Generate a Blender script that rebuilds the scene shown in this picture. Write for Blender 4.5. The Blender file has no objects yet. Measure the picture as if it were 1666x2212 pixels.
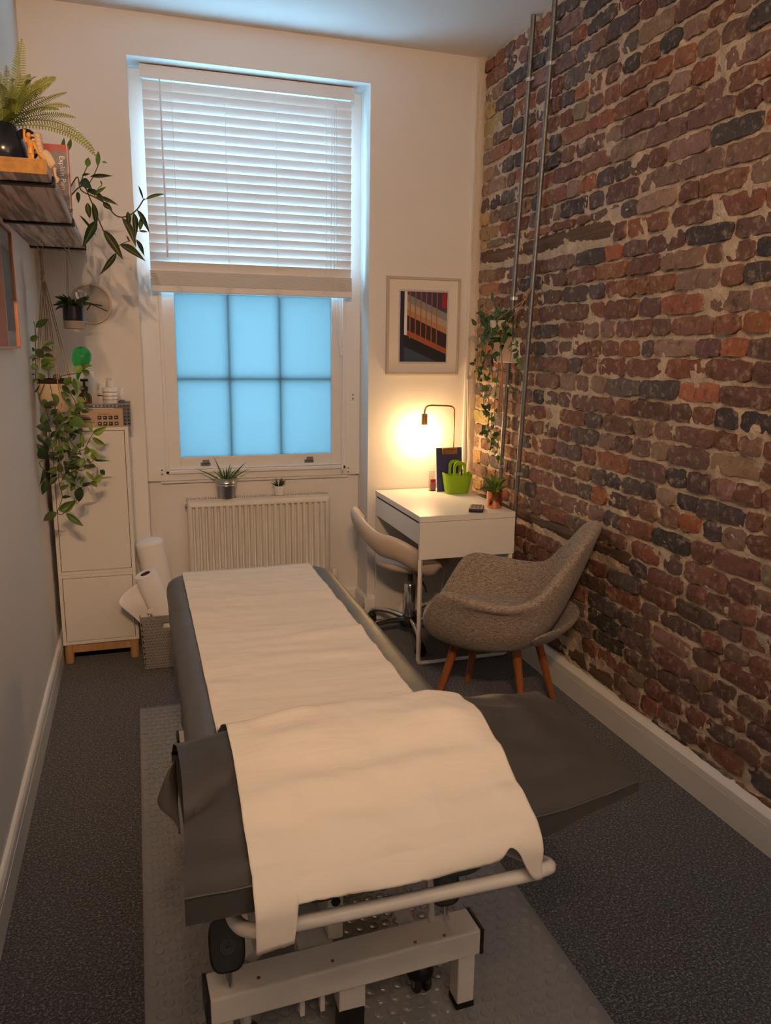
import bpy, math, random
from mathutils import Vector, Matrix, noise

rnd = random.Random(7)
sc = bpy.context.scene
col = sc.collection
PI = math.pi

# ------------------------------------------------------------------ camera, world, lights, exposure
cam_d = bpy.data.cameras.new('camera')
cam = bpy.data.objects.new('camera', cam_d)
col.objects.link(cam)
CAM_P = Vector((0.41536, 0.0, 1.52081))
_r = Vector((0.953284, -0.3018192, 0.01244096))
_u = Vector((0.05011824, 0.19864212, 0.9787898))
_f = Vector((0.29788886, 0.93244114, -0.204489))
cam.matrix_world = Matrix(((_r.x, _u.x, -_f.x, CAM_P.x), (_r.y, _u.y, -_f.y, CAM_P.y), (_r.z, _u.z, -_f.z, CAM_P.z), (0, 0, 0, 1)))
cam_d.sensor_fit = 'VERTICAL'
cam_d.sensor_height = 36.0
cam_d.sensor_width = 36.0
F_PX = 1682.855
cam_d.lens = F_PX / 2212 * 36.0
cam_d.clip_start = 0.02
sc.camera = cam

world = bpy.data.worlds.new('overcast_daylight')
sc.world = world
world.use_nodes = True
_bg = world.node_tree.nodes['Background']
_bg.inputs['Color'].default_value = (0.33, 0.69, 1.0, 1)
_bg.inputs['Strength'].default_value = 32.0

sc.view_settings.view_transform = 'Standard'
sc.view_settings.look = 'None'
sc.view_settings.gamma = 1.0
sc.view_settings.use_curve_mapping = False
sc.view_settings.exposure = 0.14
sc.cycles.use_denoising = True
sc.cycles.max_bounces = 7
sc.cycles.diffuse_bounces = 4
sc.cycles.glossy_bounces = 3
sc.cycles.transmission_bounces = 6
sc.cycles.adaptive_threshold = 0.04
sc.cycles.transparent_max_bounces = 12
sc.cycles.sample_clamp_indirect = 6.0

D, W, H = 4.107, 2.247, 3.0135           # window wall, brick wall face, ceiling
YF = -1.35                               # wall behind the camera
WL, WR, WT = 0.450, 1.6205, 2.8296       # window recess
YP = D + 0.17                            # window panel plane
SPOT_W, SPOT_C, SPOT_A = 116.0, (1.0, .58, .30), 82.0     # ceiling spotlights behind the camera

FILL_W = 170.0                             # added fill uplighter behind the camera, bounced off the ceiling
# daylight portal in the window opening
_pl = bpy.data.lights.new('window_portal', 'AREA')
_pl.shape = 'RECTANGLE'; _pl.size = 1.0; _pl.size_y = 2.0
_pl.cycles.is_portal = True
_po = bpy.data.objects.new('window_portal', _pl); col.objects.link(_po)
_po.location = (1.04, D + 0.42, 1.85); _po.rotation_euler = (PI / 2, 0, PI)   # faces into the room

# ------------------------------------------------------------------ mesh helpers
class MB:
    def __init__(s): s.v = []; s.f = []
    def add(s, vs, fs, M=None):
        o = len(s.v)
        s.v += [tuple(M @ Vector(p)) if M else tuple(p) for p in vs]
        s.f += [tuple(i + o for i in f) for f in fs]
        return s
    def box(s, x0, x1, y0, y1, z0, z1, M=None):
        return s.add([(x0, y0, z0), (x1, y0, z0), (x1, y1, z0), (x0, y1, z0), (x0, y0, z1), (x1, y0, z1), (x1, y1, z1), (x0, y1, z1)],
                     [(0, 3, 2, 1), (4, 5, 6, 7), (0, 1, 5, 4), (1, 2, 6, 5), (2, 3, 7, 6), (3, 0, 4, 7)], M)
    def tube(s, pts, r, n=10, caps=True, closed=False):
        P = [Vector(p) for p in pts]; m = len(P)
        rr = r if isinstance(r, (list, tuple)) else [r] * m
        T = []
        for i in range(m):
            a = P[(i - 1) % m] if closed or i > 0 else P[i]
            b = P[(i + 1) % m] if closed or i < m - 1 else P[i]
            t = (b - a); T.append(t.normalized() if t.length > 1e-9 else Vector((0, 0, 1)))
        up = Vector((0, 0, 1)) if abs(T[0].z) < .9 else Vector((1, 0, 0))
        nrm = T[0].cross(up).normalized()
        vs = []
        for i in range(m):
            nrm = nrm - T[i] * nrm.dot(T[i])
            nrm = nrm.normalized() if nrm.length > 1e-6 else T[i].orthogonal().normalized()
            bi = T[i].cross(nrm)
            for k in range(n):
                a = 2 * PI * k / n
                vs.append(P[i] + (nrm * math.cos(a) + bi * math.sin(a)) * rr[i])
        fs = []
        for i in range(m if closed else m - 1):
            j = (i + 1) % m
            for k in range(n):
                k2 = (k + 1) % n
                fs.append((i * n + k, i * n + k2, j * n + k2, j * n + k))
        if caps and not closed:
            fs.append(tuple(range(n - 1, -1, -1))); fs.append(tuple((m - 1) * n + k for k in range(n)))
        return s.add(vs, fs)
    def cyl(s, p0, p1, r0, r1=None, n=20): return s.tube([p0, p1], [r0, r0 if r1 is None else r1], n)
    def lathe(s, prof, c=(0, 0, 0), n=32, M=None, cap0=True, cap1=True, a0=0.0, a1=2 * PI, sx=1.0, sy=1.0):
        full = abs(a1 - a0 - 2 * PI) < 1e-6; k = n if full else n + 1
        vs = []
        for r, z in prof:
            for i in range(k):
                a = a0 + (a1 - a0) * i / n
                vs.append((c[0] + r * sx * math.cos(a), c[1] + r * sy * math.sin(a), c[2] + z))
        fs = []
        for j in range(len(prof) - 1):
            for i in range(n):
                i2 = (i + 1) % k
                fs.append((j * k + i, j * k + i2, (j + 1) * k + i2, (j + 1) * k + i))
        if full and cap0: fs.append(tuple(range(k - 1, -1, -1)))
        if full and cap1: fs.append(tuple((len(prof) - 1) * k + i for i in range(k)))
        return s.add(vs, fs, M)
    def grid(s, fn, nu, nv, wu=False, wv=False, M=None):
        ku = nu if wu else nu + 1; kv = nv if wv else nv + 1
        vs = [fn(i / nu, j / nv) for j in range(kv) for i in range(ku)]
        fs = []
        for j in range(nv):
            for i in range(nu):
                i2 = (i + 1) % ku; j2 = (j + 1) % kv
                fs.append((j * ku + i, j * ku + i2, j2 * ku + i2, j2 * ku + i))
        return s.add(vs, fs, M)
    def prism(s, poly, z0, z1, M=None):
        n = len(poly)
        vs = [(p[0], p[1], z0) for p in poly] + [(p[0], p[1], z1) for p in poly]
        fs = [tuple(range(n - 1, -1, -1)), tuple(range(n, 2 * n))]
        fs += [(i, (i + 1) % n, n + (i + 1) % n, n + i) for i in range(n)]
        return s.add(vs, fs, M)
    def ball(s, c, r, n=16, sx=1, sy=1, sz=1, M=None):
        prof = [(r * math.sin(PI * i / (n // 2)), -r * math.cos(PI * i / (n // 2)) * sz) for i in range(n // 2 + 1)]
        prof[0] = (r * .01, prof[0][1]); prof[-1] = (r * .01, prof[-1][1])
        return s.lathe(prof, c, n, M, sx=sx, sy=sy)
    def mesh(s, name, smooth=False, angle=40):
        me = bpy.data.meshes.new(name)
        me.from_pydata(s.v, [], s.f); me.update()
        if smooth:
            me.shade_smooth()
            me.set_sharp_from_angle(angle=math.radians(angle))
        return me
    def build(s, name, mat, parent=None, smooth=False, bevel=0, solid=0, subsurf=0, angle=40, seg=2, offset=-1):
        return link(name, s.mesh(name, smooth, angle), mat, parent, bevel, solid, subsurf, seg, offset)

def link(name, me, mat, parent=None, bevel=0, solid=0, subsurf=0, seg=2, offset=-1):
    o = bpy.data.objects.new(name, me)
    col.objects.link(o)
    if mat is not None and not me.materials: me.materials.append(mat)
    if parent is not None: attach(o, parent)
    if solid:
        m = o.modifiers.new('thickness', 'SOLIDIFY'); m.thickness = solid; m.offset = offset
    if subsurf:
        m = o.modifiers.new('smooth', 'SUBSURF'); m.levels = subsurf; m.render_levels = subsurf
    if bevel:
        m = o.modifiers.new('edges', 'BEVEL'); m.width = bevel; m.segments = seg; m.limit_method = 'ANGLE'; m.angle_limit = math.radians(35)
    return o

def attach(o, parent):
    o.parent = parent
    if parent.type == 'EMPTY': o.matrix_parent_inverse = Matrix.Translation(parent.location).inverted()

def tag(o, label=None, cat=None, group=None, kind=None):
    if label: o['label'] = label
    if cat: o['category'] = cat
    if group: o['group'] = group
    if kind: o['kind'] = kind
    return o

def thing(name, label, cat, loc, group=None):
    o = bpy.data.objects.new(name, None)
    o.empty_display_size = .05
    col.objects.link(o); o.location = loc
    return tag(o, label, cat, group)

def part(name, me, mat, parent, M):
    o = link(name, me, mat, parent); o.matrix_basis = M
    return o

def rot(ax, deg): return Matrix.Rotation(math.radians(deg), 4, ax)
def tr(x, y, z): return Matrix.Translation((x, y, z))
def V(p): return Vector(p)
def lerp(a, b, t): return a + (b - a) * t
def sstep(a, b, x):
    t = min(1, max(0, (x - a) / (b - a))); return t * t * (3 - 2 * t)
def interp(tab, x):
    if x <= tab[0][0]: return tab[0][1]
    for (x0, y0), (x1, y1) in zip(tab, tab[1:]):
        if x <= x1:
            t = (x - x0) / (x1 - x0); t = t * t * (3 - 2 * t)
            return y0 + (y1 - y0) * t
    return tab[-1][1]
def cub(tab, x):
    n = len(tab)
    if x <= tab[0][0]: return tab[0][1]
    if x >= tab[-1][0]: return tab[-1][1]
    i = max(k for k in range(n - 1) if tab[k][0] <= x)
    (x0, y0), (x1, y1) = tab[i], tab[i + 1]
    m0 = (y1 - tab[i - 1][1]) / (x1 - tab[i - 1][0]) if i > 0 else 0
    m1 = (tab[i + 2][1] - y0) / (tab[i + 2][0] - x0) if i + 2 < n else 0
    h = x1 - x0; t = (x - x0) / h
    return (2 * t ** 3 - 3 * t * t + 1) * y0 + (t ** 3 - 2 * t * t + t) * h * m0 + (3 * t * t - 2 * t ** 3) * y1 + (t ** 3 - t * t) * h * m1
def fbm(x, y, z, o=3): return noise.fractal((x, y, z), 1.0, 2.0, o)
def smoothpath(pts, k=6):
    P = [Vector(p) for p in pts]
    if len(P) < 3: return P
    out = []
    for i in range(len(P) - 1):
        a = P[max(0, i - 1)]; b = P[i]; c = P[i + 1]; e = P[min(len(P) - 1, i + 2)]
        for j in range(k):
            t = j / k
            out.append(.5 * ((2 * b) + (c - a) * t + (2 * a - 5 * b + 4 * c - e) * t * t + (3 * b - a - 3 * c + e) * t ** 3))
    out.append(P[-1]); return out
def frame(d, up):
    d = V(d).normalized(); u = V(up); s = d.cross(u)
    if s.length < 1e-4: s = d.orthogonal()
    s.normalize(); n = s.cross(d)
    return Matrix(((s.x, d.x, n.x, 0), (s.y, d.y, n.y, 0), (s.z, d.z, n.z, 0), (0, 0, 0, 1)))   # local y = along, z = normal

# ------------------------------------------------------------------ materials
def pmat(name, c, rough=.5, metal=0, var=0, vscale=8, bump=0, bscale=60, spec=.5, coat=0, trans=0, ior=1.45, c2=None, detail=4, sub=0, alpha=1, sheen=0, bdist=.002, stretch=None):
    m = bpy.data.materials.new(name); m.use_nodes = True
    nt = m.node_tree; b = nt.nodes['Principled BSDF']
    b.inputs['Base Color'].default_value = (*c, 1)
    b.inputs['Roughness'].default_value = rough
    b.inputs['Metallic'].default_value = metal
    b.inputs['Specular IOR Level'].default_value = spec
    b.inputs['Coat Weight'].default_value = coat
    b.inputs['Transmission Weight'].default_value = trans
    b.inputs['IOR'].default_value = ior
    b.inputs['Alpha'].default_value = alpha
    b.inputs['Sheen Weight'].default_value = sheen
    if var or bump or c2:
        tc = nt.nodes.new('ShaderNodeTexCoord'); src = tc.outputs['Object']
        if stretch:
            mp = nt.nodes.new('ShaderNodeMapping'); mp.inputs['Scale'].default_value = stretch
            nt.links.new(src, mp.inputs['Vector']); src = mp.outputs['Vector']
    if var or c2:
        n = nt.nodes.new('ShaderNodeTexNoise'); n.inputs['Scale'].default_value = vscale; n.inputs['Detail'].default_value = detail
        nt.links.new(src, n.inputs['Vector'])
        rp = nt.nodes.new('ShaderNodeValToRGB')
        rp.color_ramp.elements[0].position = .3; rp.color_ramp.elements[1].position = .7
        k = c2 if c2 else tuple(x * (1 - var) for x in c)
        rp.color_ramp.elements[0].color = (*k, 1); rp.color_ramp.elements[1].color = (*c, 1)
        nt.links.new(n.outputs['Fac'], rp.inputs['Fac']); nt.links.new(rp.outputs['Color'], b.inputs['Base Color'])
    if bump:
        n = nt.nodes.new('ShaderNodeTexNoise'); n.inputs['Scale'].default_value = bscale; n.inputs['Detail'].default_value = 3
        nt.links.new(src, n.inputs['Vector'])
        bp = nt.nodes.new('ShaderNodeBump'); bp.inputs['Strength'].default_value = bump; bp.inputs['Distance'].default_value = bdist
        nt.links.new(n.outputs['Fac'], bp.inputs['Height']); nt.links.new(bp.outputs['Normal'], b.inputs['Normal'])
    return m

def nodes(m): return m.node_tree, m.node_tree.nodes['Principled BSDF']

M_wall = pmat('wall_paint', (.80, .78, .755), .75, var=.03, vscale=3, bump=.15, bscale=120)
M_ceil = pmat('ceiling_paint', (.80, .79, .78), .8, bump=.1, bscale=80)
M_gloss = pmat('white_gloss_paint', (.80, .79, .77), .35, var=.03, vscale=5, bump=.05, bscale=30)
M_white = pmat('white_lacquer', (.78, .77, .74), .35)
M_metalw = pmat('white_enamel', (.74, .72, .67), .3, var=.08, vscale=12)
M_cab = pmat('cabinet_white', (.74, .72, .68), .45)
M_black = pmat('black_plastic', (.012, .012, .014), .45, bump=.1, bscale=300)
M_rubber = pmat('black_rubber', (.02, .02, .022), .7)
M_chrome = pmat('chrome', (.75, .75, .76), .12, 1)
M_steel = pmat('galvanised_steel', (.26, .265, .27), .5, .8, var=.3, vscale=60, bump=.1, bscale=200)
M_silver = pmat('silver_coated_bucket', (.55, .56, .57), .3, .9)
M_cover = pmat('grey_vinyl_cover', (.105, .112, .120), .44, var=.12, vscale=6, bump=.45, bscale=11, bdist=.008)
M_pillow = pmat('grey_pillowcase', (.058, .056, .054), .5, var=.12, vscale=7, bump=.2, bscale=25, bdist=.004)
M_paper = pmat('couch_roll_paper', (.80, .745, .655), .85, bump=.55, bscale=4.5, bdist=.006, stretch=(1.0, 5.0, 1.0))
M_roll = pmat('white_paper', (.82, .80, .78), .85, bump=.1, bscale=150)
M_wood = pmat('pale_beech', (.52, .32, .15), .5, c2=(.42, .24, .10), vscale=6, stretch=(8, 8, 1))
M_leg = pmat('orange_brown_wood', (.36, .12, .035), .4, c2=(.26, .08, .02), vscale=5, stretch=(10, 10, 1))
M_timber = pmat('old_timber', (.19, .115, .08), .85, c2=(.09, .055, .04), vscale=4, stretch=(3, 1, 14), bump=.6, bscale=25, bdist=.006)
M_vinyl = pmat('cream_vinyl', (.62, .52, .42), .35, var=.06, vscale=5)
M_copper = pmat('copper_metal', (.72, .30, .14), .2, 1)
M_brass = pmat('antique_brass', (.55, .33, .15), .3, 1)
M_copperframe = pmat('copper_frame_metal', (.60, .25, .14), .35, .8)
M_leafA = pmat('leaf_green', (.115, .20, .035), .42, c2=(.07, .14, .03), vscale=15)
M_leafB = pmat('leaf_lime', (.22, .33, .045), .42, c2=(.15, .25, .035), vscale=15)
M_leafC = pmat('leaf_dark', (.035, .07, .025), .4, c2=(.02, .045, .018), vscale=15)
M_leafD = pmat('leaf_olive', (.065, .10, .03), .4, c2=(.05, .05, .03), vscale=12)
M_fern = pmat('fern_green', (.28, .31, .035), .5, c2=(.15, .20, .03), vscale=10)
M_ivy = pmat('ivy_green', (.07, .13, .03), .45, c2=(.15, .19, .07), vscale=30)
M_ivyd = pmat('ivy_dark_green', (.03, .07, .02), .45, c2=(.05, .10, .025), vscale=30)
M_stem = pmat('brown_stem', (.10, .07, .03), .7)
M_stemg = pmat('green_stem', (.12, .15, .04), .6)
M_soil = pmat('dark_soil', (.03, .018, .010), .95, bump=.8, bscale=120)
M_jute = pmat('jute_cord', (.40, .27, .17), .9, bump=.6, bscale=300)
M_cord = pmat('white_cord', (.80, .80, .80), .7)
M_wire = pmat('thin_wire', (.35, .34, .33), .35, .8)
M_glaze = pmat('dark_glaze', (.018, .020, .030), .18)
M_clay = pmat('raw_stoneware', (.42, .34, .29), .8)
M_creamglaze = pmat('cream_glazed_pot', (.66, .52, .36), .4, var=.1, vscale=12)
M_whitepot = pmat('white_ceramic', (.80, .78, .75), .3)
M_grey = pmat('grey_plastic', (.27, .26, .255), .5)
M_greyd = pmat('dark_grey_plastic', (.12, .12, .13), .5)
M_lime = pmat('lime_plastic', (.23, .42, .005), .45)
M_blue = pmat('dark_blue_card', (.035, .035, .13), .5)
M_navy = pmat('navy_plastic', (.02, .02, .06), .4)
M_shelf = None
M_blind = pmat('blind_slat_paint', (.78, .76, .74), .5)
M_amber = pmat('amber_bottle_plastic', (.11, .022, .006), .15, coat=.5)
M_bottle = pmat('white_bottle_plastic', (.74, .70, .66), .4)
M_clear = pmat('clear_plastic', (.80, .80, .80), .1, trans=.9, ior=1.3)
M_kraft = pmat('carton_card', (.52, .37, .26), .7)
M_ink = pmat('dark_print', (.03, .03, .035), .7)
M_inkgrey = pmat('grey_print', (.22, .15, .10), .7)
M_red = pmat('red_cover', (.42, .02, .025), .4)
M_pages = pmat('page_edges', (.72, .66, .60), .8)
M_plaster = pmat('edge_plaster', (.62, .54, .45), .9, bump=.7, bscale=60, bdist=.006)
M_mannequin = pmat('mannequin_wood', (.72, .34, .07), .45)
M_bone = pmat('bone_resin', (.62, .46, .30), .5, bump=.3, bscale=60)
M_green = pmat('green_glass', (.06, .62, .18), .05, trans=.85, ior=1.15, coat=.6)
M_mat = pmat('grey_rubber_mat', (.26, .265, .275), .24, var=.1, vscale=4)

def carpet():
    m = pmat('speckled_carpet', (.03, .03, .033), .95, bump=.9, bscale=260, bdist=.006)
    nt, b = nodes(m)
    tc = nt.nodes.new('ShaderNodeTexCoord')
    n = nt.nodes.new('ShaderNodeTexNoise'); n.inputs['Scale'].default_value = 135; n.inputs['Detail'].default_value = 5; n.inputs['Roughness'].default_value = .85
    nt.links.new(tc.outputs['Object'], n.inputs['Vector'])
    r = nt.nodes.new('ShaderNodeValToRGB'); e = r.color_ramp.elements
    e[0].position = .41; e[0].color = (.016, .019, .028, 1); e[1].position = .63; e[1].color = (.36, .36, .38, 1)
    k = r.color_ramp.elements.new(.52); k.color = (.044, .049, .062, 1)
    nt.links.new(n.outputs['Fac'], r.inputs['Fac'])
    n2 = nt.nodes.new('ShaderNodeTexNoise'); n2.inputs['Scale'].default_value = 2.2
    nt.links.new(tc.outputs['Object'], n2.inputs['Vector'])
    mx = nt.nodes.new('ShaderNodeMix'); mx.data_type = 'RGBA'; mx.blend_type = 'MULTIPLY'; mx.inputs[0].default_value = .25
    nt.links.new(r.outputs['Color'], mx.inputs[6]); nt.links.new(n2.outputs['Color'], mx.inputs[7])
    nt.links.new(mx.outputs[2], b.inputs['Base Color'])
    b.inputs['Sheen Weight'].default_value = .2
    return m
M_carpet = carpet()

def brickmat():
    m = pmat('old_brick', (.3, .1, .06), .88, bump=.9, bscale=70, bdist=.006)
    nt, b = nodes(m)
    at = nt.nodes.new('ShaderNodeAttribute'); at.attribute_name = 'tint'
    tc = nt.nodes.new('ShaderNodeTexCoord')
    def nz(scale, det, lo, hi):
        n = nt.nodes.new('ShaderNodeTexNoise'); n.inputs['Scale'].default_value = scale; n.inputs['Detail'].default_value = det; n.inputs['Roughness'].default_value = .65
        nt.links.new(tc.outputs['Object'], n.inputs['Vector'])
        r = nt.nodes.new('ShaderNodeMapRange'); r.inputs[1].default_value = lo; r.inputs[2].default_value = hi
        nt.links.new(n.outputs['Fac'], r.inputs[0]); return r.outputs[0]
    def mix(a, bcol, fac, mode='MIX'):
        x = nt.nodes.new('ShaderNodeMix'); x.data_type = 'RGBA'; x.blend_type = mode
        nt.links.new(fac, x.inputs[0]); nt.links.new(a, x.inputs[6]); x.inputs[7].default_value = (*bcol, 1); return x.outputs[2]
    c = mix(at.outputs['Color'], (.035, .026, .024), nz(26, 5, .52, .80))
    c = mix(c, (.42, .33, .25), nz(34, 6, .53, .74))
    c = mix(c, (.45, .36, .27), nz(110, 4, .66, .80))
    nt.links.new(c, b.inputs['Base Color'])
    return m
M_brick = brickmat()
M_mortar = pmat('lime_mortar', (.68, .555, .425), .95, c2=(.46, .37, .28), vscale=22, bump=1.0, bscale=95, bdist=.008, detail=6)

def woodgrain(name, a, bcol, scale, rough, axis):
    m = pmat(name, a, rough)
    nt, b = nodes(m)
    tc = nt.nodes.new('ShaderNodeTexCoord'); mp = nt.nodes.new('ShaderNodeMapping'); mp.inputs['Scale'].default_value = axis
    nt.links.new(tc.outputs['Object'], mp.inputs['Vector'])
    wv = nt.nodes.new('ShaderNodeTexNoise'); wv.inputs['Scale'].default_value = scale; wv.inputs['Detail'].default_value = 6; wv.inputs['Distortion'].default_value = .5
    nt.links.new(mp.outputs['Vector'], wv.inputs['Vector'])
    r = nt.nodes.new('ShaderNodeValToRGB'); r.color_ramp.elements[0].position = .42; r.color_ramp.elements[1].position = .58
    r.color_ramp.elements[0].color = (*bcol, 1); r.color_ramp.elements[1].color = (*a, 1)
    nt.links.new(wv.outputs['Fac'], r.inputs['Fac']); nt.links.new(r.outputs['Color'], b.inputs['Base Color'])
    bp = nt.nodes.new('ShaderNodeBump'); bp.inputs['Strength'].default_value = .3; bp.inputs['Distance'].default_value = .002
    nt.links.new(wv.outputs['Fac'], bp.inputs['Height']); nt.links.new(bp.outputs['Normal'], b.inputs['Normal'])
    return m
M_shelf = woodgrain('weathered_board', (.74, .61, .54), (.32, .25, .21), 9, .75, (5, .22, 5))
M_endgrain = pmat('orange_end_grain', (.50, .25, .05), .6, c2=(.33, .15, .03), vscale=60, bump=.5, bscale=200)

def tweed():
    m = pmat('grey_brown_tweed', (.25, .20, .165), .95, sheen=.15)
    nt, b = nodes(m)
    tc = nt.nodes.new('ShaderNodeTexCoord')
    outs = []
    for sca in ((420, 420, 60), (60, 60, 420)):
        mp = nt.nodes.new('ShaderNodeMapping'); mp.inputs['Scale'].default_value = sca
        nt.links.new(tc.outputs['Object'], mp.inputs['Vector'])
        n = nt.nodes.new('ShaderNodeTexNoise'); n.inputs['Scale'].default_value = 1; n.inputs['Detail'].default_value = 2
        nt.links.new(mp.outputs['Vector'], n.inputs['Vector']); outs.append(n.outputs['Fac'])
    a = nt.nodes.new('ShaderNodeMath'); a.operation = 'ADD'
    nt.links.new(outs[0], a.inputs[0]); nt.links.new(outs[1], a.inputs[1])
    r = nt.nodes.new('ShaderNodeMapRange'); r.inputs[1].default_value = .75; r.inputs[2].default_value = 1.2
    nt.links.new(a.outputs[0], r.inputs[0])
    rp = nt.nodes.new('ShaderNodeValToRGB')
    rp.color_ramp.elements[0].color = (.13, .095, .075, 1); rp.color_ramp.elements[1].color = (.42, .35, .29, 1)
    nt.links.new(r.outputs[0], rp.inputs['Fac']); nt.links.new(rp.outputs['Color'], b.inputs['Base Color'])
    bp = nt.nodes.new('ShaderNodeBump'); bp.inputs['Strength'].default_value = .4; bp.inputs['Distance'].default_value = .002
    nt.links.new(a.outputs[0], bp.inputs['Height']); nt.links.new(bp.outputs['Normal'], b.inputs['Normal'])
    return m
M_tweed = tweed()

def emis(name, c, s):
    m = bpy.data.materials.new(name); m.use_nodes = True; nt = m.node_tree
    nt.nodes.remove(nt.nodes['Principled BSDF'])
    e = nt.nodes.new('ShaderNodeEmission'); e.inputs['Color'].default_value = (*c, 1); e.inputs['Strength'].default_value = s
    nt.links.new(e.outputs[0], nt.nodes['Material Output'].inputs['Surface']); return m

def frosted():
    m = bpy.data.materials.new('frosted_film_glass'); m.use_nodes = True; nt = m.node_tree
    nt.nodes.remove(nt.nodes['Principled BSDF'])
    t = nt.nodes.new('ShaderNodeBsdfTranslucent'); t.inputs['Color'].default_value = (.168, .188, .188, 1)
    d = nt.nodes.new('ShaderNodeBsdfDiffuse'); d.inputs['Color'].default_value = (.30, .32, .33, 1)
    a = nt.nodes.new('ShaderNodeMixShader'); a.inputs[0].default_value = .10
    nt.links.new(t.outputs[0], a.inputs[1]); nt.links.new(d.outputs[0], a.inputs[2])
    nt.links.new(a.outputs[0], nt.nodes['Material Output'].inputs['Surface']); return m
M_frost = frosted()

def clearglass():
    m = bpy.data.materials.new('clear_window_glass'); m.use_nodes = True; nt = m.node_tree
    nt.nodes.remove(nt.nodes['Principled BSDF'])
    t = nt.nodes.new('ShaderNodeBsdfTransparent'); t.inputs['Color'].default_value = (.93, .95, .95, 1)
    g = nt.nodes.new('ShaderNodeBsdfGlossy'); g.inputs['Roughness'].default_value = .02
    a = nt.nodes.new('ShaderNodeMixShader'); a.inputs[0].default_value = .06
    nt.links.new(t.outputs[0], a.inputs[1]); nt.links.new(g.outputs[0], a.inputs[2])
    nt.links.new(a.outputs[0], nt.nodes['Material Output'].inputs['Surface']); return m
M_glass = clearglass()

# ------------------------------------------------------------------ the room
def structure(o): o['kind'] = 'structure'; return o

structure(MB().box(-.12, W + .15, YF - .1, D + .32, -.1, 0).build('floor', M_carpet))
structure(MB().box(-.12, W + .15, YF - .1, D + .45, H, H + .1).build('ceiling', M_ceil))
structure(MB().box(-.12, 0, YF, D + .45, 0, H).build('wall_left', M_wall))
structure(MB().box(-.12, W + .15, YF - .1, YF, 0, H).build('wall_front', M_wall))
b = MB()
b.box(0, WL, D, D + .45, 0, H)
b.box(WR, W + .15, D, D + .45, 0, H)
b.box(WL, WR, D, D + .45, WT, H)
b.box(WL, WR, D + .20, D + .45, 0, .835)
structure(b.build('wall_back', M_wall))

# --- brick wall: lumpy mortar bed, bricks proud of it
def inframe(p):
    q = V(p) - CAM_P; z = q.dot(_f)
    if z < .1: return None
    return 833 + F_PX * q.dot(_r) / z, 1106 - F_PX * q.dot(_u) / z
def mort(y, z):
    return W + .0035 + .009 * fbm(y * 9, z * 9, 1.3, 4) + .007 * fbm(y * 40, z * 40, 5.1, 2)
b = MB()
def _m(u, v):
    y = lerp(YF, D, u); z = v * H
    return (mort(y, z), y, z)
b.grid(lambda u, v: (mort(lerp(1.2, D, u), v * H), lerp(1.2, D, u), v * H), 230, 240)
b.grid(lambda u, v: (mort(lerp(YF, 1.2, u), v * H), lerp(YF, 1.2, u), v * H), 60, 70)
b.box(W + .06, W + .15, YF, D + .3, 0, H)
wall_right = structure(b.build('wall_right', M_mortar, smooth=True, angle=60))

TIMBERS = [(2.82, D - .005, 1.972, 2.046), (2.545, 3.62, .684, .742), (2.60, 3.40, .13, .205)]
PAL = [((.150, .070, .052), 5), ((.125, .064, .052), 5), ((.185, .078, .050), 3), ((.105, .066, .060), 4), ((.085, .068, .070), 3.4),
       ((.165, .105, .085), 4), ((.25, .095, .050), 1.3), ((.055, .048, .052), 2.4), ((.20, .135, .105), 2)]
YEL = [((.36, .25, .115), 3), ((.29, .19, .10), 3), ((.22, .115, .07), 2), ((.19, .125, .09), 2)]
def pick(pal):
    t = rnd.uniform(0, sum(w for _, w in pal))
    for c, w in pal:
        t -= w
        if t <= 0: return c
    return pal[-1][0]
def brick_mesh(y0, y1, z0, z1, sk0, sk1):
    """worn brick face: irregular outline, uneven proud face, edges turned back into the bed"""
    L = y1 - y0; nu = 7 if L > .15 else 4; nv = 4
    seed = rnd.uniform(0, 100); proud = rnd.uniform(.001, .011); tilt = rnd.uniform(-.006, .006); tl2 = rnd.uniform(-.004, .004)
    vs = []; fs = []
    for j in range(nv + 1):
        for i in range(nu + 1):
            u = i / nu; v = j / nv
            e = (1 if i in (0, nu) else 0) + (1 if j in (0, nv) else 0)
            y = lerp(y0, y1, u); z = lerp(z0, z1, v) + lerp(sk0, sk1, u)
            if i in (0, nu): y += rnd.uniform(-.005, .005)
            if j in (0, nv): z += rnd.uniform(-.0045, .0045)
            if e == 2: y += (.004 if i == 0 else -.004); z += (.004 if j == 0 else -.004)
            x = W - proud + tilt * (u - .5) + tl2 * (v - .5) + .0065 * fbm(y * 22 + seed, z * 22, seed, 3) + (.0018 if e == 1 else .004 if e == 2 else 0)
            vs.append((x, y, z))
    k = nu + 1
    for j in range(nv):
        for i in range(nu): fs.append((j * k + i, (j + 1) * k + i, (j + 1) * k + i + 1, j * k + i + 1))
    ring = [i for i in range(k)] + [j * k + nu for j in range(1, nv + 1)] + [nv * k + i for i in range(nu - 1, -1, -1)] + [j * k for j in range(nv - 1, 0, -1)]
    cy = (y0 + y1) / 2; cz = (z0 + z1) / 2; o = len(vs)
    for r in ring:
        p = vs[r]; vs.append((W + .03, p[1] + (.003 if p[1] > cy else -.003), p[2] + (.003 if p[2] > cz else -.003)))
    n = len(ring)
    for i in range(n): fs.append((ring[i], ring[(i + 1) % n], o + (i + 1) % n, o + i))
    return vs, fs
bricks = []
zc = .004; ci = 0
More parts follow.
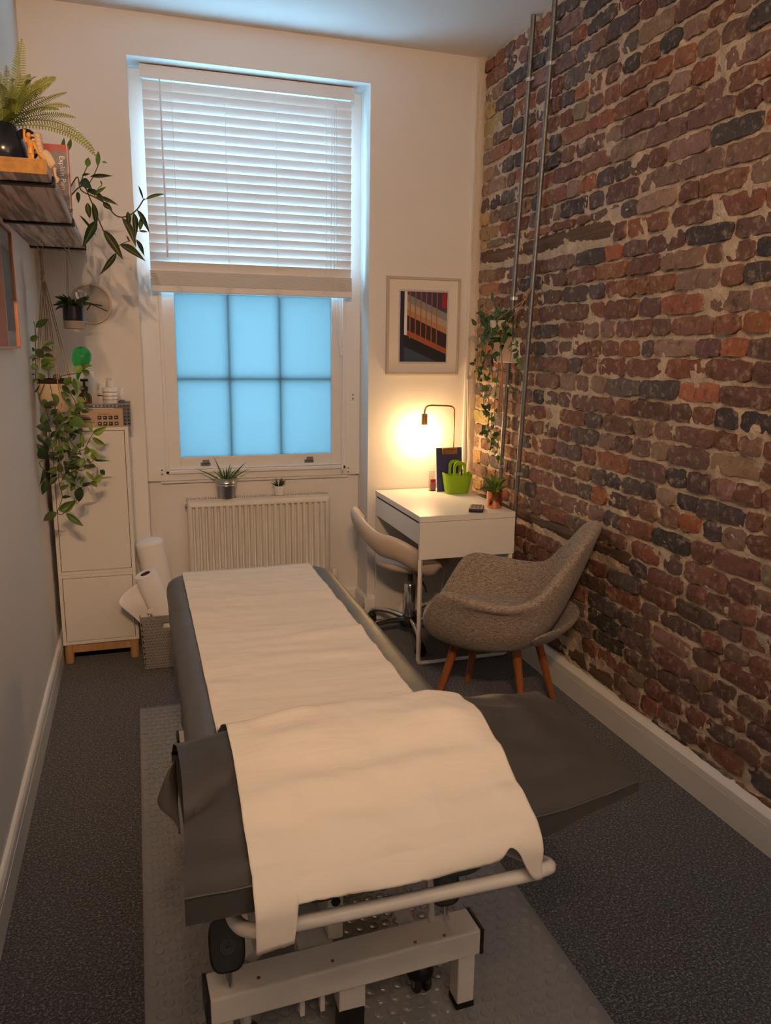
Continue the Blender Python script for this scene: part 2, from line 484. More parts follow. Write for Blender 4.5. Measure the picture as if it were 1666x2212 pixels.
while zc < H - .03:
    hgt = rnd.uniform(.057, .066)
    y = D - .004 - rnd.uniform(0, .05)
    if ci % 2: y = D - .004
    lean = rnd.uniform(-.006, .006)
    header_run = rnd.random()
    while y > YF + .05:
        hp = .75 if header_run > .55 else .35
        L = rnd.uniform(.096, .108) if rnd.random() < hp else rnd.uniform(.198, .222)
        if rnd.random() < .05: L *= .6
        y1 = y; y0 = y - L; y = y0 - rnd.uniform(.008, .018)
        wob = lambda yy: .010 * noise.noise((yy * 1.3, zc * 2.0, 3.3)) + lean * (yy - 2.8) * .5
        z0, z1 = zc, zc + hgt
        for t0, t1, tz0, tz1 in TIMBERS:                      # cut bricks round the built-in timbers
            if y1 > t0 and y0 < t1 and z1 > tz0 - .006 and z0 < tz1 + .006:
                if y0 < t0 - .04: y1 = t0 - .008
                elif y1 > t1 + .04: y0 = t1 + .008
                elif z0 < tz0 - .024: z1 = tz0 - .008
                elif z1 > tz1 + .024: z0 = tz1 + .008
                else: z1 = z0
        if z1 - z0 < .015 or y1 - y0 < .03: continue
        if z1 > H - .004 or y0 < YF: continue
        if rnd.random() < .006: continue                     # a missing brick packed with mortar
        ym = (y0 + y1) / 2; zm = (z0 + z1) / 2
        pal = YEL if (ym > D - .17 and rnd.random() < .8) else PAL
        c = pick(pal); k = rnd.uniform(1.15, 1.65)
        c = tuple(min(1, q * k * rnd.uniform(.92, 1.08)) for q in c)
        p = inframe((W, ym, zm)); size = 0
        if p and -20 < p[0] < 1690 and -20 < p[1] < 2230:
            q = inframe((W, y0, zm)); r2 = inframe((W, y1, zm)); s2 = inframe((W, ym, z0)); t2 = inframe((W, ym, z1))
            size = abs(q[0] - r2[0]) * abs(s2[1] - t2[1])
            if zm < .14: size *= .05
        vs, fs = brick_mesh(y0, y1, z0, z1, wob(y0), wob(y1))
        bricks.append((size, vs, fs, c))
    zc += hgt + rnd.uniform(.011, .017); ci += 1
bricks.sort(key=lambda t: -t[0])
def tinted(name, vs, fs, cols):
    me = bpy.data.meshes.new(name); me.from_pydata(vs, [], fs); me.update(); me.shade_smooth(); me.set_sharp_from_angle(angle=math.radians(34))
    a = me.color_attributes.new('tint', 'FLOAT_COLOR', 'POINT')
    a.data.foreach_set('color', [x for c in cols for x in (*c, 1)])
    me.materials.append(M_brick); return me
for size, vs, fs, c in bricks[:300]:
    o = link('brick', tinted('brick', vs, fs, [c] * len(vs)), None, wall_right)
av, af, ac = [], [], []
for size, vs, fs, c in bricks[300:]:
    o = len(av); av += vs; af += [tuple(i + o for i in f) for f in fs]; ac += [c] * len(vs)
o = link('brickwork', tinted('brickwork', av, af, ac), None, wall_right); o['kind'] = 'stuff'
for i, (t0, t1, z0, z1) in enumerate(TIMBERS):
    b = MB().grid(lambda u, v: (W - .003 + .004 * fbm(lerp(t0, t1, u) * 8, v * 3, i * 7.0, 3) + (.01 if v in (0, 1) or u in (0, 1) else 0), lerp(t0, t1, u), lerp(z0, z1, v) + .003 * fbm(u * 14, v, i, 2)), 40, 4)
    b.box(W + .006, W + .05, t0, t1, z0, z1)
    link('timber_plank', b.mesh('timber_plank', True, 50), M_timber, wall_right)
# ragged plaster edge where the painted wall meets the brick
b = MB()
def _pl(u, v):
    z = u * H; wv = .012 * fbm(z * 7, 1, 2, 4)
    return (lerp(W - .038, W + .012, v) + (wv if v < .99 else 0), D - .006 - (.008 if .2 < v < .8 else 0) + .003 * fbm(z * 20, v * 3, 4), z)
b.grid(_pl, 160, 4)
structure(b.build('trim_1', M_plaster, smooth=True))

# --- skirting boards
def skirt(name, pts, h, t):
    """profile swept along a straight wall line a->b, thickness t towards n"""
    b = MB()
    for (a, c, n) in pts:
        a = V(a); c = V(c); n = V(n)
        prof = [(0, 0), (t, 0), (t, h * .70), (t - .003, h * .705), (t - .003, h * .72), (t - .0005, h * .73), (t - .002, h * .90), (t * .6, h * .985), (t * .45, h), (0, h)]
        vs = []; m = len(prof)
        for p in (a, c):
            for d, z in prof: vs.append(p + n * d + Vector((0, 0, z)))
        fs = [(i, (i + 1) % m, m + (i + 1) % m, m + i) for i in range(m)] + [tuple(range(m)), tuple(range(2 * m - 1, m - 1, -1))]
        b.add(vs, fs)
    return structure(b.build(name, M_gloss))
skirt('baseboard_left', [((0, YF, 0), (0, D, 0), (1, 0, 0))], .131, .018)
skirt('baseboard_right', [((W + .03, YF, 0), (W + .03, D, 0), (-1, 0, 0))], .131, .0695)
skirt('baseboard_back', [((0, D, 0), (WL, D, 0), (0, -1, 0)), ((WR - .018, D, 0), (W, D, 0), (0, -1, 0)), ((WR, D - .018, 0), (WR, D + .2, 0), (-1, 0, 0)), ((WL, D + .2, 0), (WR, D + .2, 0), (0, -1, 0)), ((WL, D - .018, 0), (WL, D + .2, 0), (1, 0, 0))], .131, .018)

# cable trunking down the corner
b = MB().box(2.183, 2.198, D - .012, D, .76, H - .03)
structure(b.build('trim_2', M_gloss, bevel=.002))
o = MB().tube(smoothpath([(2.197, D - .016, 1.36), (2.205, D - .02, 1.1), (2.215, D - .02, .92), (2.205, D - .02, .76)], 6), .0028, 6).build('lamp_cable', M_cord)
tag(o, 'thin white cable running down the corner beside the brick wall to the desk', 'cable')

# --- window
win = thing('window_1', None, None, (1.04, D + .2, .82)); structure(win)
fx0, fx1, fz0, fz1 = .563, 1.521, .868, 2.70
b = MB()
yb = YP + .10
b.box(WL, fx0, YP, D + .45, .815, WT); b.box(fx1, WR, YP, D + .45, .815, WT); b.box(fx0, fx1, YP, yb, .815, fz0); b.box(fx0, fx1, YP, yb, fz1, WT)
b.build('window_panelling', M_gloss, win, bevel=.002)
b = MB()
t = .016
for (x0, x1, z0, z1) in ((fx0 - t, fx0 + .004, fz0 - t, fz1), (fx1 - .004, fx1 + t, fz0 - t, fz1), (fx0 - t, fx1 + t, fz0 - t, fz0 + .004)):
    b.box(x0, x1, YP - .012, YP + .01, z0, z1)
b.build('staff_bead', M_gloss, win, bevel=.004)
def sash(name, y0, z0, z1, rail0, rail1):
    b = MB(); s = .063
    b.box(fx0, fx0 + s, y0, y0 + .04, z0, z1); b.box(fx1 - s, fx1, y0, y0 + .04, z0, z1)
    b.box(fx0 + s, fx1 - s, y0, y0 + .04, z0, z0 + rail0); b.box(fx0 + s, fx1 - s, y0, y0 + .04, z1 - rail1, z1)
    return b.build(name, M_gloss, win, bevel=.003)
low = sash('lower_sash', YP + .012, .872, 1.835, .068, .045)
upp = sash('upper_sash', YP + .056, 1.79, 2.70, .045, .06)
gx0, gx1 = fx0 + .063, fx1 - .063
VX = [gx0, .900, 1.173, gx1]; VZ = [.940, 1.353, 1.790]
for i in range(3):
    for j in range(2):
        MB().box(VX[i], VX[i + 1], YP + .018, YP + .021, VZ[j], VZ[j + 1]).build('pane', M_frost, low)
for x in VX[1:3]: MB().box(x - .009, x + .009, YP + .034, YP + .050, VZ[0], VZ[2]).build('glazing_bar', M_gloss, low)
MB().box(gx0, gx1, YP + .034, YP + .050, VZ[1] - .010, VZ[1] + .010).build('glazing_bar', M_gloss, low)
UZ = [1.835, 2.24, 2.64]
for i in range(3):
    for j in range(2):
        MB().box(VX[i], VX[i + 1], YP + .074, YP + .077, UZ[j], UZ[j + 1]).build('pane', M_glass, upp)
for x in VX[1:3]: MB().box(x - .009, x + .009, YP + .060, YP + .092, UZ[0], UZ[2]).build('glazing_bar', M_gloss, upp)
MB().box(gx0, gx1, YP + .060, YP + .092, UZ[1] - .01, UZ[1] + .01).build('glazing_bar', M_gloss, upp)
MB().box(.52, 1.56, YP + .01, YP + .13, .80, .868).build('outer_sill', M_gloss, win)
for x in (.757, 1.328):                                      # sash lifts
    b = MB().box(x - .026, x + .026, YP - .001 + .012 - .004, YP + .013, .889, .907)
    b.tube([(x - .012, YP + .008, .905), (x - .012, YP - .008, .912), (x - .012, YP - .014, .922)], .004, 6)
    b.box(x - .016, x + .016, YP - .016, YP + .012, .906, .912); b.box(x - .018, x + .018, YP - .018, YP - .013, .908, .926)
    b.build('sash_lift', M_steel, low, bevel=.001)
    b = MB()
    for dx in (-.018, .018): b.cyl((x + dx, YP + .0065, .897), (x + dx, YP + .0085, .897), .0025, n=8)
for x, z in ((.527, .864), (1.553, .842), (1.579, 1.257)):  # small fixing plates
    b = MB().box(x - .011, x + .011, YP - .004, YP, z - .022, z + .022)
    k = b.build('catch_plate', M_gloss, win, bevel=.001)
    b = MB()
    for dz in (-.011, .011): b.cyl((x, YP - .0055, z + dz), (x, YP - .003, z + dz), .0045, n=8)
    b.build('screw', M_greyd, k)

# --- venetian blind
BX0, BX1, BY = .516, 1.552, D + .118
bl = thing('venetian_blind', 'white wooden venetian blind half lowered over the sash window', 'window blind', (1.034, BY, 1.79))
MB().box(BX0 - .010, BX1 + .006, BY - .036, BY - .026, 2.765, WT - .004).build('valance', M_blind, bl, bevel=.002)
MB().box(BX0, BX1, BY - .024, BY + .024, 2.775, WT - .004).build('headrail', M_metalw, bl)
sl = MB()
def _s(u, v):
    a = (u - .5) * .050
    return (0, a, .0012 + .003 * (1 - (2 * u - 1) ** 2))
n = 6; prof = [_s(i / n, 0) for i in range(n + 1)]
prof2 = prof + [(0, p[1], p[2] - .0026) for p in reversed(prof)]
vs = []
for x in (BX0, BX1): vs += [(x - 1.034, p[1], p[2]) for p in prof2]
m = len(prof2)
sl.add(vs, [(i, (i + 1) % m, m + (i + 1) % m, m + i) for i in range(m)] + [tuple(range(m)), tuple(range(2 * m - 1, m - 1, -1))])
sm = sl.mesh('slat', True, 30)
NS = 20
for i in range(NS):
    z = 2.742 - i * .0436
    part('slat', sm, M_blind, bl, tr(1.034, BY, z) @ rot('X', -71 + rnd.uniform(-1.2, 1.2)) @ rot('Y', rnd.uniform(-.12, .12)))
b = MB()
for i in range(17):
    z = 1.800 + .0225 + i * .0042; dx = rnd.uniform(-.003, .003)
    b.box(BX0 + dx, BX1 + dx, BY - .025 + rnd.uniform(-.002, .002), BY + .025, z, z + .0030)
o = b.build('stacked_slats', M_blind, bl); o['kind'] = 'stuff'
MB().box(BX0, BX1, BY - .026, BY + .026, 1.790, 1.8215).build('bottom_rail', M_blind, bl, bevel=.003)
for x in (.651, .902, 1.152, 1.411):
    b = MB()
    for yy in (BY - .030, BY + .030): b.tube([(x, yy, 2.775), (x, yy, 1.89)], .0011, 5)
    for i in range(NS): b.tube([(x, BY - .03, 2.742 - i * .0436 - .002), (x, BY + .03, 2.742 - i * .0436 - .002)], .0008, 4)
    pts = []                                                  # gathered loops of ladder tape in front of the stack
    for i in range(70):
        t = i / 69
        pts.append((x + .020 * math.sin(t * 34 + x * 9) * (.5 + .5 * t) + rnd.uniform(-.003, .003), BY - .030 - .004 * abs(math.sin(t * 17)), 1.885 - t * .098 + .010 * math.sin(t * 61)))
    b.tube(pts, .0011, 5)
    b.build('ladder_cord', M_cord, bl)
b = MB()
for dx in (-.012, 0, .010): b.tube(smoothpath([(1.455 + dx, BY - .032, 2.77), (1.452 + dx * 1.4, BY - .036, 2.1), (1.455 + dx * 1.7, BY - .040, 1.75), (1.478 + dx * .3, BY - .040, 1.56), (1.490, BY - .040, 1.51)], 8), .0012, 5)
b.tube(smoothpath([(1.490, BY - .04, 1.50), (1.492, BY - .04, 1.2), (1.494, BY - .042, .89)], 8), .0020, 6)
b.build('lift_cord', M_cord, bl)
b = MB().box(1.484, 1.499, BY - .046, BY - .034, 1.485, 1.525); b.build('cord_joiner', M_cord, bl, bevel=.003)
b = MB().lathe([(.002, .03), (.006, .022), (.009, .008), (.008, 0), (.002, -.002)], (1.494, BY - .042, .862), 12); b.build('cord_tassel', M_whitepot, bl, smooth=True)
b = MB().tube([(.597, BY - .032, 2.765), (.600, BY - .036, 1.965)], [.0035, .005], 8); b.ball((.600, BY - .036, 1.962), .006, 8)
b.build('tilt_wand', M_blind, bl, smooth=True)

# --- radiator
RX0, RX1, RZ0, RZ1, RY = .648, 1.424, .14, .722, D + .085
rad = thing('radiator', 'white panel radiator with vertical ribs under the window', 'radiator', (1.036, RY + .04, RZ0))
b = MB()
NR = 23; pit = (RX1 - RX0 - .03) / NR
xs = []
for i in range(NR):
    x = RX0 + .015 + i * pit
    xs += [(x, 0), (x + pit * .16, .0), (x + pit * .34, .017), (x + pit * .66, .017), (x + pit * .84, 0)]
xs.append((RX1 - .015, 0))
pr = [(RX0 + .002, 0)] + xs + [(RX1 - .002, 0)]
zl = [(RZ0, 0), (RZ0 + .045, 0), (RZ0 + .062, 1), (RZ1 - .052, 1), (RZ1 - .040, 0), (RZ1 - .012, 0)]
b.grid(lambda u, v: (pr[round(u * (len(pr) - 1))][0], RY + .002 + pr[round(u * (len(pr) - 1))][1] * zl[round(v * (len(zl) - 1))][1], zl[round(v * (len(zl) - 1))][0]), len(pr) - 1, len(zl) - 1)
b.build('ribbed_panel', M_metalw, rad, solid=.004, offset=1, smooth=True, angle=50)
for x in (RX0, RX1 - .004): MB().box(x, x + .004, RY, RY + .082, RZ0, RZ1).build('side_cover', M_metalw, rad, bevel=.0015)
b = MB().box(RX0, RX1, RY - .001, RY + .010, RZ1 - .012, RZ1); b.box(RX0, RX1, RY + .070, RY + .082, RZ1 - .012, RZ1)
for i in range(64):
    x = RX0 + .012 + i * (RX1 - RX0 - .024) / 63
    b.box(x - .0024, x + .0024, RY + .008, RY + .072, RZ1 - .008, RZ1 - .001)
b.build('top_grille', M_metalw, rad)
MB().box(RX0 + .004, RX1 - .004, RY + .076, RY + .080, RZ0, RZ1 - .02).build('rear_panel', M_metalw, rad)
b = MB().cyl((RX0, RY + .04, RZ1 - .04), (RX0 - .012, RY + .04, RZ1 - .04), .009, n=10); b.build('bleed_plug', M_steel, rad)
v = MB().lathe([(.013, 0), (.014, .03), (.020, .034), (.022, .05), (.021, .075), (.016, .086), (.004, .088)], (1.463, RY + .045, .19), 16)
v = v.build('thermostatic_valve', M_whitepot, rad, smooth=True)
b = MB().cyl((1.463, RY + .045, .20), (RX1, RY + .045, .20), .009, n=10); b.cyl((1.463, RY + .045, .19), (1.463, RY + .045, .0), .0075, n=10)
b.build('pipe', M_metalw, v)

# ------------------------------------------------------------------ treatment couch
CX, CY, CA, CB = .813, 2.1825, .322, .8825
def rrect(a, b_, r, n):
    pts = []
    seg = [(a - r, b_ - r, 0), (-(a - r), b_ - r, 90), (-(a - r), -(b_ - r), 180), (a - r, -(b_ - r), 270)]
    q = n // 4
    out = []
    for (cx, cy, s0) in seg:
        for i in range(9):
            t = math.radians(s0 + 90 * i / 8); out.append(Vector((cx + r * math.cos(t), cy + r * math.sin(t), 0)))
    # resample evenly
    out.append(out[0]); L = [0]
    for p, q2 in zip(out, out[1:]): L.append(L[-1] + (q2 - p).length)
    res = []; j = 0
    for i in range(n):
        d = L[-1] * i / n
        while L[j + 1] < d: j += 1
        t = (d - L[j]) / max(1e-9, L[j + 1] - L[j]); res.append(out[j].lerp(out[j + 1], t))
    return res
couch = thing('treatment_couch', 'white-framed treatment couch with a grey vinyl cover, standing on the studded mat', 'treatment couch', (CX, CY, 0))
b = MB(); N = 220
rings = [(.28, .652), (.20, .653), (.12, .655), (.07, .655), (.038, .654), (.016, .648), (.003, .636), (-.002, .620), (-.003, .598), (0, .572), (.003, .545), (.004, .515), (.003, .485), (.010, .462), (.030, .455)]
vs = []
for k, (ins, z) in enumerate(rings):
    base = rrect(CA - ins, CB - ins, max(.02, .13 - ins), N)
    for i, p in enumerate(base):
        d = Vector((p.x, p.y, 0)); nrm = Vector((p.x / CA, p.y / CB, 0)).normalized()
        amp = .017 * sstep(.65, .50, z) if z < .65 else 0
        wx = fbm(p.x * 5 + 3, p.y * 5, 1.0, 2) * amp + amp * .55 * math.sin(i * .42 + 2.5 * fbm(p.x * 3, p.y * 3, 9, 2))
        wz = .0035 * fbm(p.x * 6, p.y * 6, 4, 3)
        if k == len(rings) - 1: wz += .01 * fbm(i * .12, 1, 2, 2)
        vs.append((CX + p.x + nrm.x * wx, CY + p.y + nrm.y * wx, z + wz))
fs = []
for k in range(len(rings) - 1):
    for i in range(N): fs.append((k * N + i, (k + 1) * N + i, (k + 1) * N + (i + 1) % N, k * N + (i + 1) % N))
fs.append(tuple(range(N)))
b.add(vs, fs); b.build('vinyl_cover', M_cover, couch, smooth=True, angle=75)
b = MB().box(CX - .29, CX + .29, 1.34, 3.02, .50, .60); b.build('padding', M_greyd, couch)
b = MB()
for x in (.52, 1.075): b.box(x, x + .03, 1.34, 3.0, .455, .505)
for y in (1.34, 1.75, 2.3, 2.97): b.box(.52, 1.105, y, y + .03, .46, .50)
b.build('top_frame', M_metalw, couch, bevel=.003)
# push bar at the near end
hz = .600; hy = 1.098
b = MB().tube(smoothpath([(.535, 1.36, .485), (.528, 1.22, .555), (.530, 1.125, .600), (.548, hy + .004, hz + .002), (.575, hy, hz), (.64, hy, hz), (.80, hy, hz), (1.02, hy, hz), (1.072, hy + .004, hz), (1.10, 1.125, .590), (1.10, 1.22, .545), (1.09, 1.36, .485)], 6), .0125, 14)
b.build('push_bar', M_metalw, couch, smooth=True)
b = MB().box(.56, 1.02, 1.32, 1.34, .47, .54); b.build('end_plate', M_greyd, couch, bevel=.004)
# base: two cross beams on feet
for yb, nm in ((1.395, 'near'), (2.50, 'far')):
    MT_ = tr(.80, yb, 0) @ rot('Z', 2.2 if nm == 'near' else 0) @ tr(-.80, -yb, 0)
    cb = MB().box(.497, 1.108, yb, yb + .078, .158, .222, MT_).build('cross_beam', M_metalw, couch, bevel=.005)
    for x in (.489, 1.108): MB().box(x, x + .008, yb - .001, yb + .079, .157, .223, MT_).build('end_cap', M_black, cb, bevel=.002)
    for x in (.502, 1.062):
        lg = MB().box(x, x + .042, yb + .016, yb + .060, .018, .16, MT_).build('leg', M_metalw, couch, bevel=.003)
        MB().box(x - .002, x + .044, yb + .014, yb + .062, 0.005, .022, MT_).build('foot_cap', M_black, lg, bevel=.003)
    if nm == 'near':
        pt = MB().box(.775, .835, yb + .02, yb + .065, .085, .16).build('centre_post', M_metalw, couch, bevel=.002)
        MB().box(.777, .833, yb + .018, yb + .066, .004, .088).build('foot_cap', M_black, pt, bevel=.002)
        for x in (.690, .735):
            MB().box(x, x + .010, yb + .03, yb + .05, .09, .16).build('bracket_tab', M_metalw, couch)
        for x in (.60, .76, .95, 1.02):
            MB().cyl((x, yb + .020, .2215), (x, yb + .020, .2235), .004, n=8).build('rivet', M_leg, cb)
def castor(x, y):
    c = MB().cyl((x, y, .075), (x, y, .16), .012, n=12).build('castor', M_metalw, couch)
    wy = y - .012
    b = MB()
    for dx in (-.012, .012):
        b.lathe([(.004, -.008), (.026, -.008), (.030, -.003), (.030, .003), (.026, .008), (.004, .008)], (0, 0, 0), 20, tr(x + dx, wy, .0335) @ rot('Y', 90))
    b.build('wheel', M_rubber, c, smooth=True, angle=35)
    MB().lathe([(.004, -.0215), (.017, -.0215), (.018, -.019)], (0, 0, 0), 16, tr(x, wy, .0335) @ rot('Y', 90)).build('hub', M_grey, c, smooth=True)
    MB().lathe([(.032, .0), (.034, .012), (.026, .030), (.008, .042)], (x, wy + .004, .045), 16).build('hood', M_black, c, smooth=True)
for x, y in ((1.000, 1.520), (.575, 1.45), (1.0, 2.45), (.60, 2.45)): castor(x, y)
def pedal(x, y):
    st = MB().cyl((x, y, .215), (x, y + .014, .272), .0075, n=12).build('pedal_stem', M_chrome, couch, smooth=True)
    M = tr(x - .002, y + .022, .308) @ rot('X', 62)
    out = []
    for i in range(28):
        a = 2 * PI * i / 28; rx = .037; ry = .054
        c = math.cos(a); s_ = math.sin(a); e = .62
        out.append((rx * math.copysign(abs(c) ** e, c), ry * math.copysign(abs(s_) ** e, s_) ))
    b = MB().prism(out, -.009, .009, M)
    p = b.build('pedal', M_black, couch, smooth=True, bevel=.005, seg=3)
    b = MB()
    for r in (.006, .010, .0135):
        b.tube([M @ Vector((r * math.cos(2 * PI * i / 20), -.004 + r * math.sin(2 * PI * i / 20), .0093)) for i in range(20)], .0008, 5, closed=True)
    b.build('emblem', M_greyd, p)
pedal(.540, 1.408); pedal(1.045, 1.462)
# lift arms, actuator
b = MB()
for x in (.60, .96):
    b.tube([(x, 1.50, .20), (x, 2.55, .47)], .020, 4); b.tube([(x + .03, 1.55, .47), (x + .03, 2.50, .20)], .020, 4)
b.build('lift_arms', M_metalw, couch)
MB().box(.70, .78, 1.47, 2.5, .165, .205).build('spine_beam', M_metalw, couch, bevel=.003)
a_ = MB().tube([(.655, 1.60, .30), (.72, 1.62, .30)], .030, 16); a_.tube([(.60, 1.585, .30), (.66, 1.60, .30)], .012, 12); a_.box(.66, .70, 1.56, 1.66, .25, .31)
MBa = a_.build('actuator', M_grey, couch, smooth=True, bevel=.002)
MB().tube([(.72, 1.62, .30), (.76, 2.3, .33)], .022, 16).build('piston', M_steel, couch, smooth=True)
MB().box(.770, .806, 1.50, 1.66, .20, .34).build('lift_bracket', M_metalw, couch, bevel=.003)
MB().cyl((.788, 1.495, .30), (.788, 1.50, .30), .011, n=8).build('bolt', M_black, couch)
MB().tube([(.968, 1.40, .50), (1.010, 1.47, .22)], .008, 10).build('strut', M_metalw, couch, smooth=True)

# ------------------------------------------------------------------ pillow
def pil(u, v):
    x = lerp(.447, 1.300, u) + .012 * math.sin(v * 3)
    yn = 1.075 + .070 * u * u; yf = 1.575 + .04 * u
    y = lerp(yn, yf, v)
    bu = interp([(0, .60), (.12, .82), (.30, 1.0), (.62, 1.0), (.82, .60), (1, .05)], u)
    bv = interp([(0, 0), (.12, .30), (.30, .72), (.52, 1.0), (.72, .95), (.90, .45), (1, .10)], v)
    edge = interp([(0, .705), (.25, .703), (.75, .703), (.9, .708), (1, .716)], u)
    top = edge + .094 * bu * bv
    cr = 0
    if u < .16:                                              # pleat in the open end of the case
        d = (v - (.34 + .9 * u)) / .05
        cr = -.020 * math.exp(-d * d) * (1 - u / .16)
    d2 = (v - (.60 - .35 * (u - .78))) / .018                # crease on the flat corner
    if u > .7: cr += .006 * math.exp(-d2 * d2) * sstep(.70, .78, u) * sstep(.95, .86, u)
    top += cr + .003 * fbm(x * 9, y * 9, 2, 3) - .032 * sstep(.86, 1, v)
    bot = interp([(0, .655), (.75, .660), (.9, .682), (1, .694)], u)
    return x, y, top, min(bot, top - .012)
def pillow_top(x, y):
    u = (x - .447) / .853
    yn = 1.075 + .070 * u * u; yf = 1.575 + .04 * u
    v = min(1, max(0, (y - yn) / (yf - yn)))
    return pil(u, v)[2]
pl = thing('pillow', 'wide pillow in a dark grey case under the paper at the near couch end', 'pillow', (.88, 1.33, .655))
b = MB(); nu, nv = 60, 40
vs = []; fs = []
k = nu + 1
for j in range(nv + 1):
    for i in range(k):
        x, y, t, bo = pil(i / nu, j / nv); vs.append((x, y, t))
for j in range(nv + 1):
    for i in range(k):
        x, y, t, bo = pil(i / nu, j / nv)
        vs.append((x, y, bo))
o2 = k * (nv + 1)
for j in range(nv):
    for i in range(nu):
        fs.append((j * k + i, j * k + i + 1, (j + 1) * k + i + 1, (j + 1) * k + i))
        fs.append((o2 + j * k + i, o2 + (j + 1) * k + i, o2 + (j + 1) * k + i + 1, o2 + j * k + i + 1))
for i in range(nu):
    fs.append((i, o2 + i, o2 + i + 1, i + 1)); a = nv * k
    fs.append((a + i, a + i + 1, o2 + a + i + 1, o2 + a + i))
for j in range(nv):
    fs.append((j * k + nu, o2 + j * k + nu, o2 + (j + 1) * k + nu, (j + 1) * k + nu))
b.add(vs, fs); b.build('pillowcase', M_pillow, pl, smooth=True, angle=50)
b = MB()                                                       # filling seen in the open left end
b.grid(lambda u, v: (.475 + .012 * math.sin(PI * u), pil(.03, v)[1], lerp(pil(.03, v)[3] + .001, pil(.03, v)[2] - .001, u)), 6, 40)
b.build('filling', M_pillow, pl, smooth=True)
b = MB()                                                       # flap of the case hanging out of the open end
def _fl(u, v):
    y = lerp(1.30, 1.49, v); ex = .036 * math.sin(PI * min(1, v * 1.05)) ** .7 * sstep(0, .6, v)
    return (.452 - ex * u, y, lerp(.672, .665, u) + .035 * math.sin(u * PI * .9) * sstep(.3, .9, v))
b.grid(_fl, 8, 16); b.build('case_flap', M_pillow, pl, smooth=True, solid=.003)
b = MB().tube([(lambda q: (q[0], q[1] - .001, q[2] + .0005))(pil(i / 40, 0)) for i in range(41)], .0022, 5)
b.build('seam', M_pillow, pl, smooth=True)

# ------------------------------------------------------------------ couch roll sheet
PX0, PX1 = .552, 1.056
def endlen(u):
    e = .075 * sstep(.135, .115, u) - .010 * u * 8 * sstep(.135, .115, u)
    e -= .022 * math.exp(-((u - .875) / .035) ** 2)
    e += .055 * sstep(.89, .985, u) + .022 * u
    return .040 + e + .002 * fbm(u * 40, 1, 1, 3)
NYF = 90; NYN = 46; NYE = 12; NXP = 120
vs = []; fs = []
def sheet(u, row):
    x = lerp(PX0, PX1, u)
    uu = (x - .447) / .853; yn = 1.075 + .070 * uu * uu; yf = 1.575 + .04 * uu
    if row <= NYF:
        t = row / NYF; y = lerp(3.012 + .006 * (u - .5), 1.66, t)
        z = .6605 + .0012 * math.sin(y * 31 + 2 * fbm(x * 3, y * 2, 4)) + .0055 * max(0, fbm(x * 3.2, y * 11, 7.7, 3)) + .0055 * max(0, fbm(x * 6, y * 18, 2.2, 3))
        dd = (y - (2.215 + .03 * u)) / .012
        z += .010 * sstep(.30, .8, u) * (math.exp(-dd * dd) if dd > 0 else math.exp(-(dd * .22) ** 2))
        z += .004 * sstep(3.0, 3.012, y)
        return (x + .002 * fbm(y * 4, 0, 3), y, z)
    if row <= NYF + NYN:
        t = (row - NYF) / NYN; y = lerp(1.66, yn, t)
        lift = .006 + .010 * max(0, fbm(x * 3.5, y * 6, 3.3, 3)) + .007 * abs(fbm(x * 6, y * 10, 8.1, 3)) - .010 * math.exp(-((u - .80) / .10) ** 2 - ((y - 1.16) / .05) ** 2) + .009 * math.exp(-((u - .62) / .12) ** 2 - ((y - 1.17) / .04) ** 2)
        lift = max(.004, lift); z = max(.662, pillow_top(x, y) + lift)
        if y > yf - .09: z = max(z, lerp(pillow_top(x, yf - .09) + lift, .664, ((y - yf + .09) / (1.66 - yf + .09)) ** 1.25))
        return (x + .002 * fbm(y * 4, 0, 3) + .004 * t * (u - .5), y, z)
    t = (row - NYF - NYN) / NYE; L = endlen(u) * t
    z0 = pillow_top(x, yn) + .006
    bend = min(1, L / .06)
    y = yn - .034 * math.sin(bend * PI / 2); z = z0 - L + .010 * (1 - (1 - bend) ** 2)
    z -= 0
    y -= .006 * fbm(u * 5, L * 12, 5, 2)
    return (x + .006 * (u - .5), y, z)
NR_ = NYF + NYN + NYE
for r in range(NR_ + 1):
    for i in range(NXP + 1): vs.append(sheet(i / NXP, r))
for r in range(NR_):
    for i in range(NXP): fs.append((r * (NXP + 1) + i, (r + 1) * (NXP + 1) + i, (r + 1) * (NXP + 1) + i + 1, r * (NXP + 1) + i + 1))
o = MB().add(vs, fs).build('couch_paper', M_paper, smooth=True, solid=.0007, angle=80)
tag(o, 'long sheet of cream couch-roll paper spread over the grey couch and pillow', 'paper sheet')

# ------------------------------------------------------------------ studded rubber mat
MX0, MX1, MY0, MY1 = .363, 1.397, .86, 3.267
mat_ = thing('rubber_mat', 'grey rubber floor mat with raised round studs under the treatment couch', 'floor mat', (.88, 2.06, 0))
def matz(x, y):                                               # flat sheet, its left edge curling up a little
    d = max(0, .075 - (x - MX0)) / .075
    return .003 + .0046 * d * d * (.75 + .5 * noise.noise((y * 2.3, 0, 1.7)))
def _mt(u, v):
    x = MX0 + .10 * u / .4 if u < .4 else lerp(MX0 + .10, MX1, (u - .4) / .6); y = lerp(MY0, MY1, v)
    return (x, y, matz(x, y))
b = MB().grid(_mt, 25, 90); b.build('sheet', M_mat, mat_, smooth=True, solid=.0025)
st = MB().lathe([(.0134, 0), (.0130, .0016), (.0120, .0024), (.0106, .0018), (.0, .0016)], (0, 0, .003), 14, cap0=False, cap1=False)
st_v, st_f = list(st.v), list(st.f); st_m = st.mesh('stud', True, 60)
spots = []
PIT = .0345
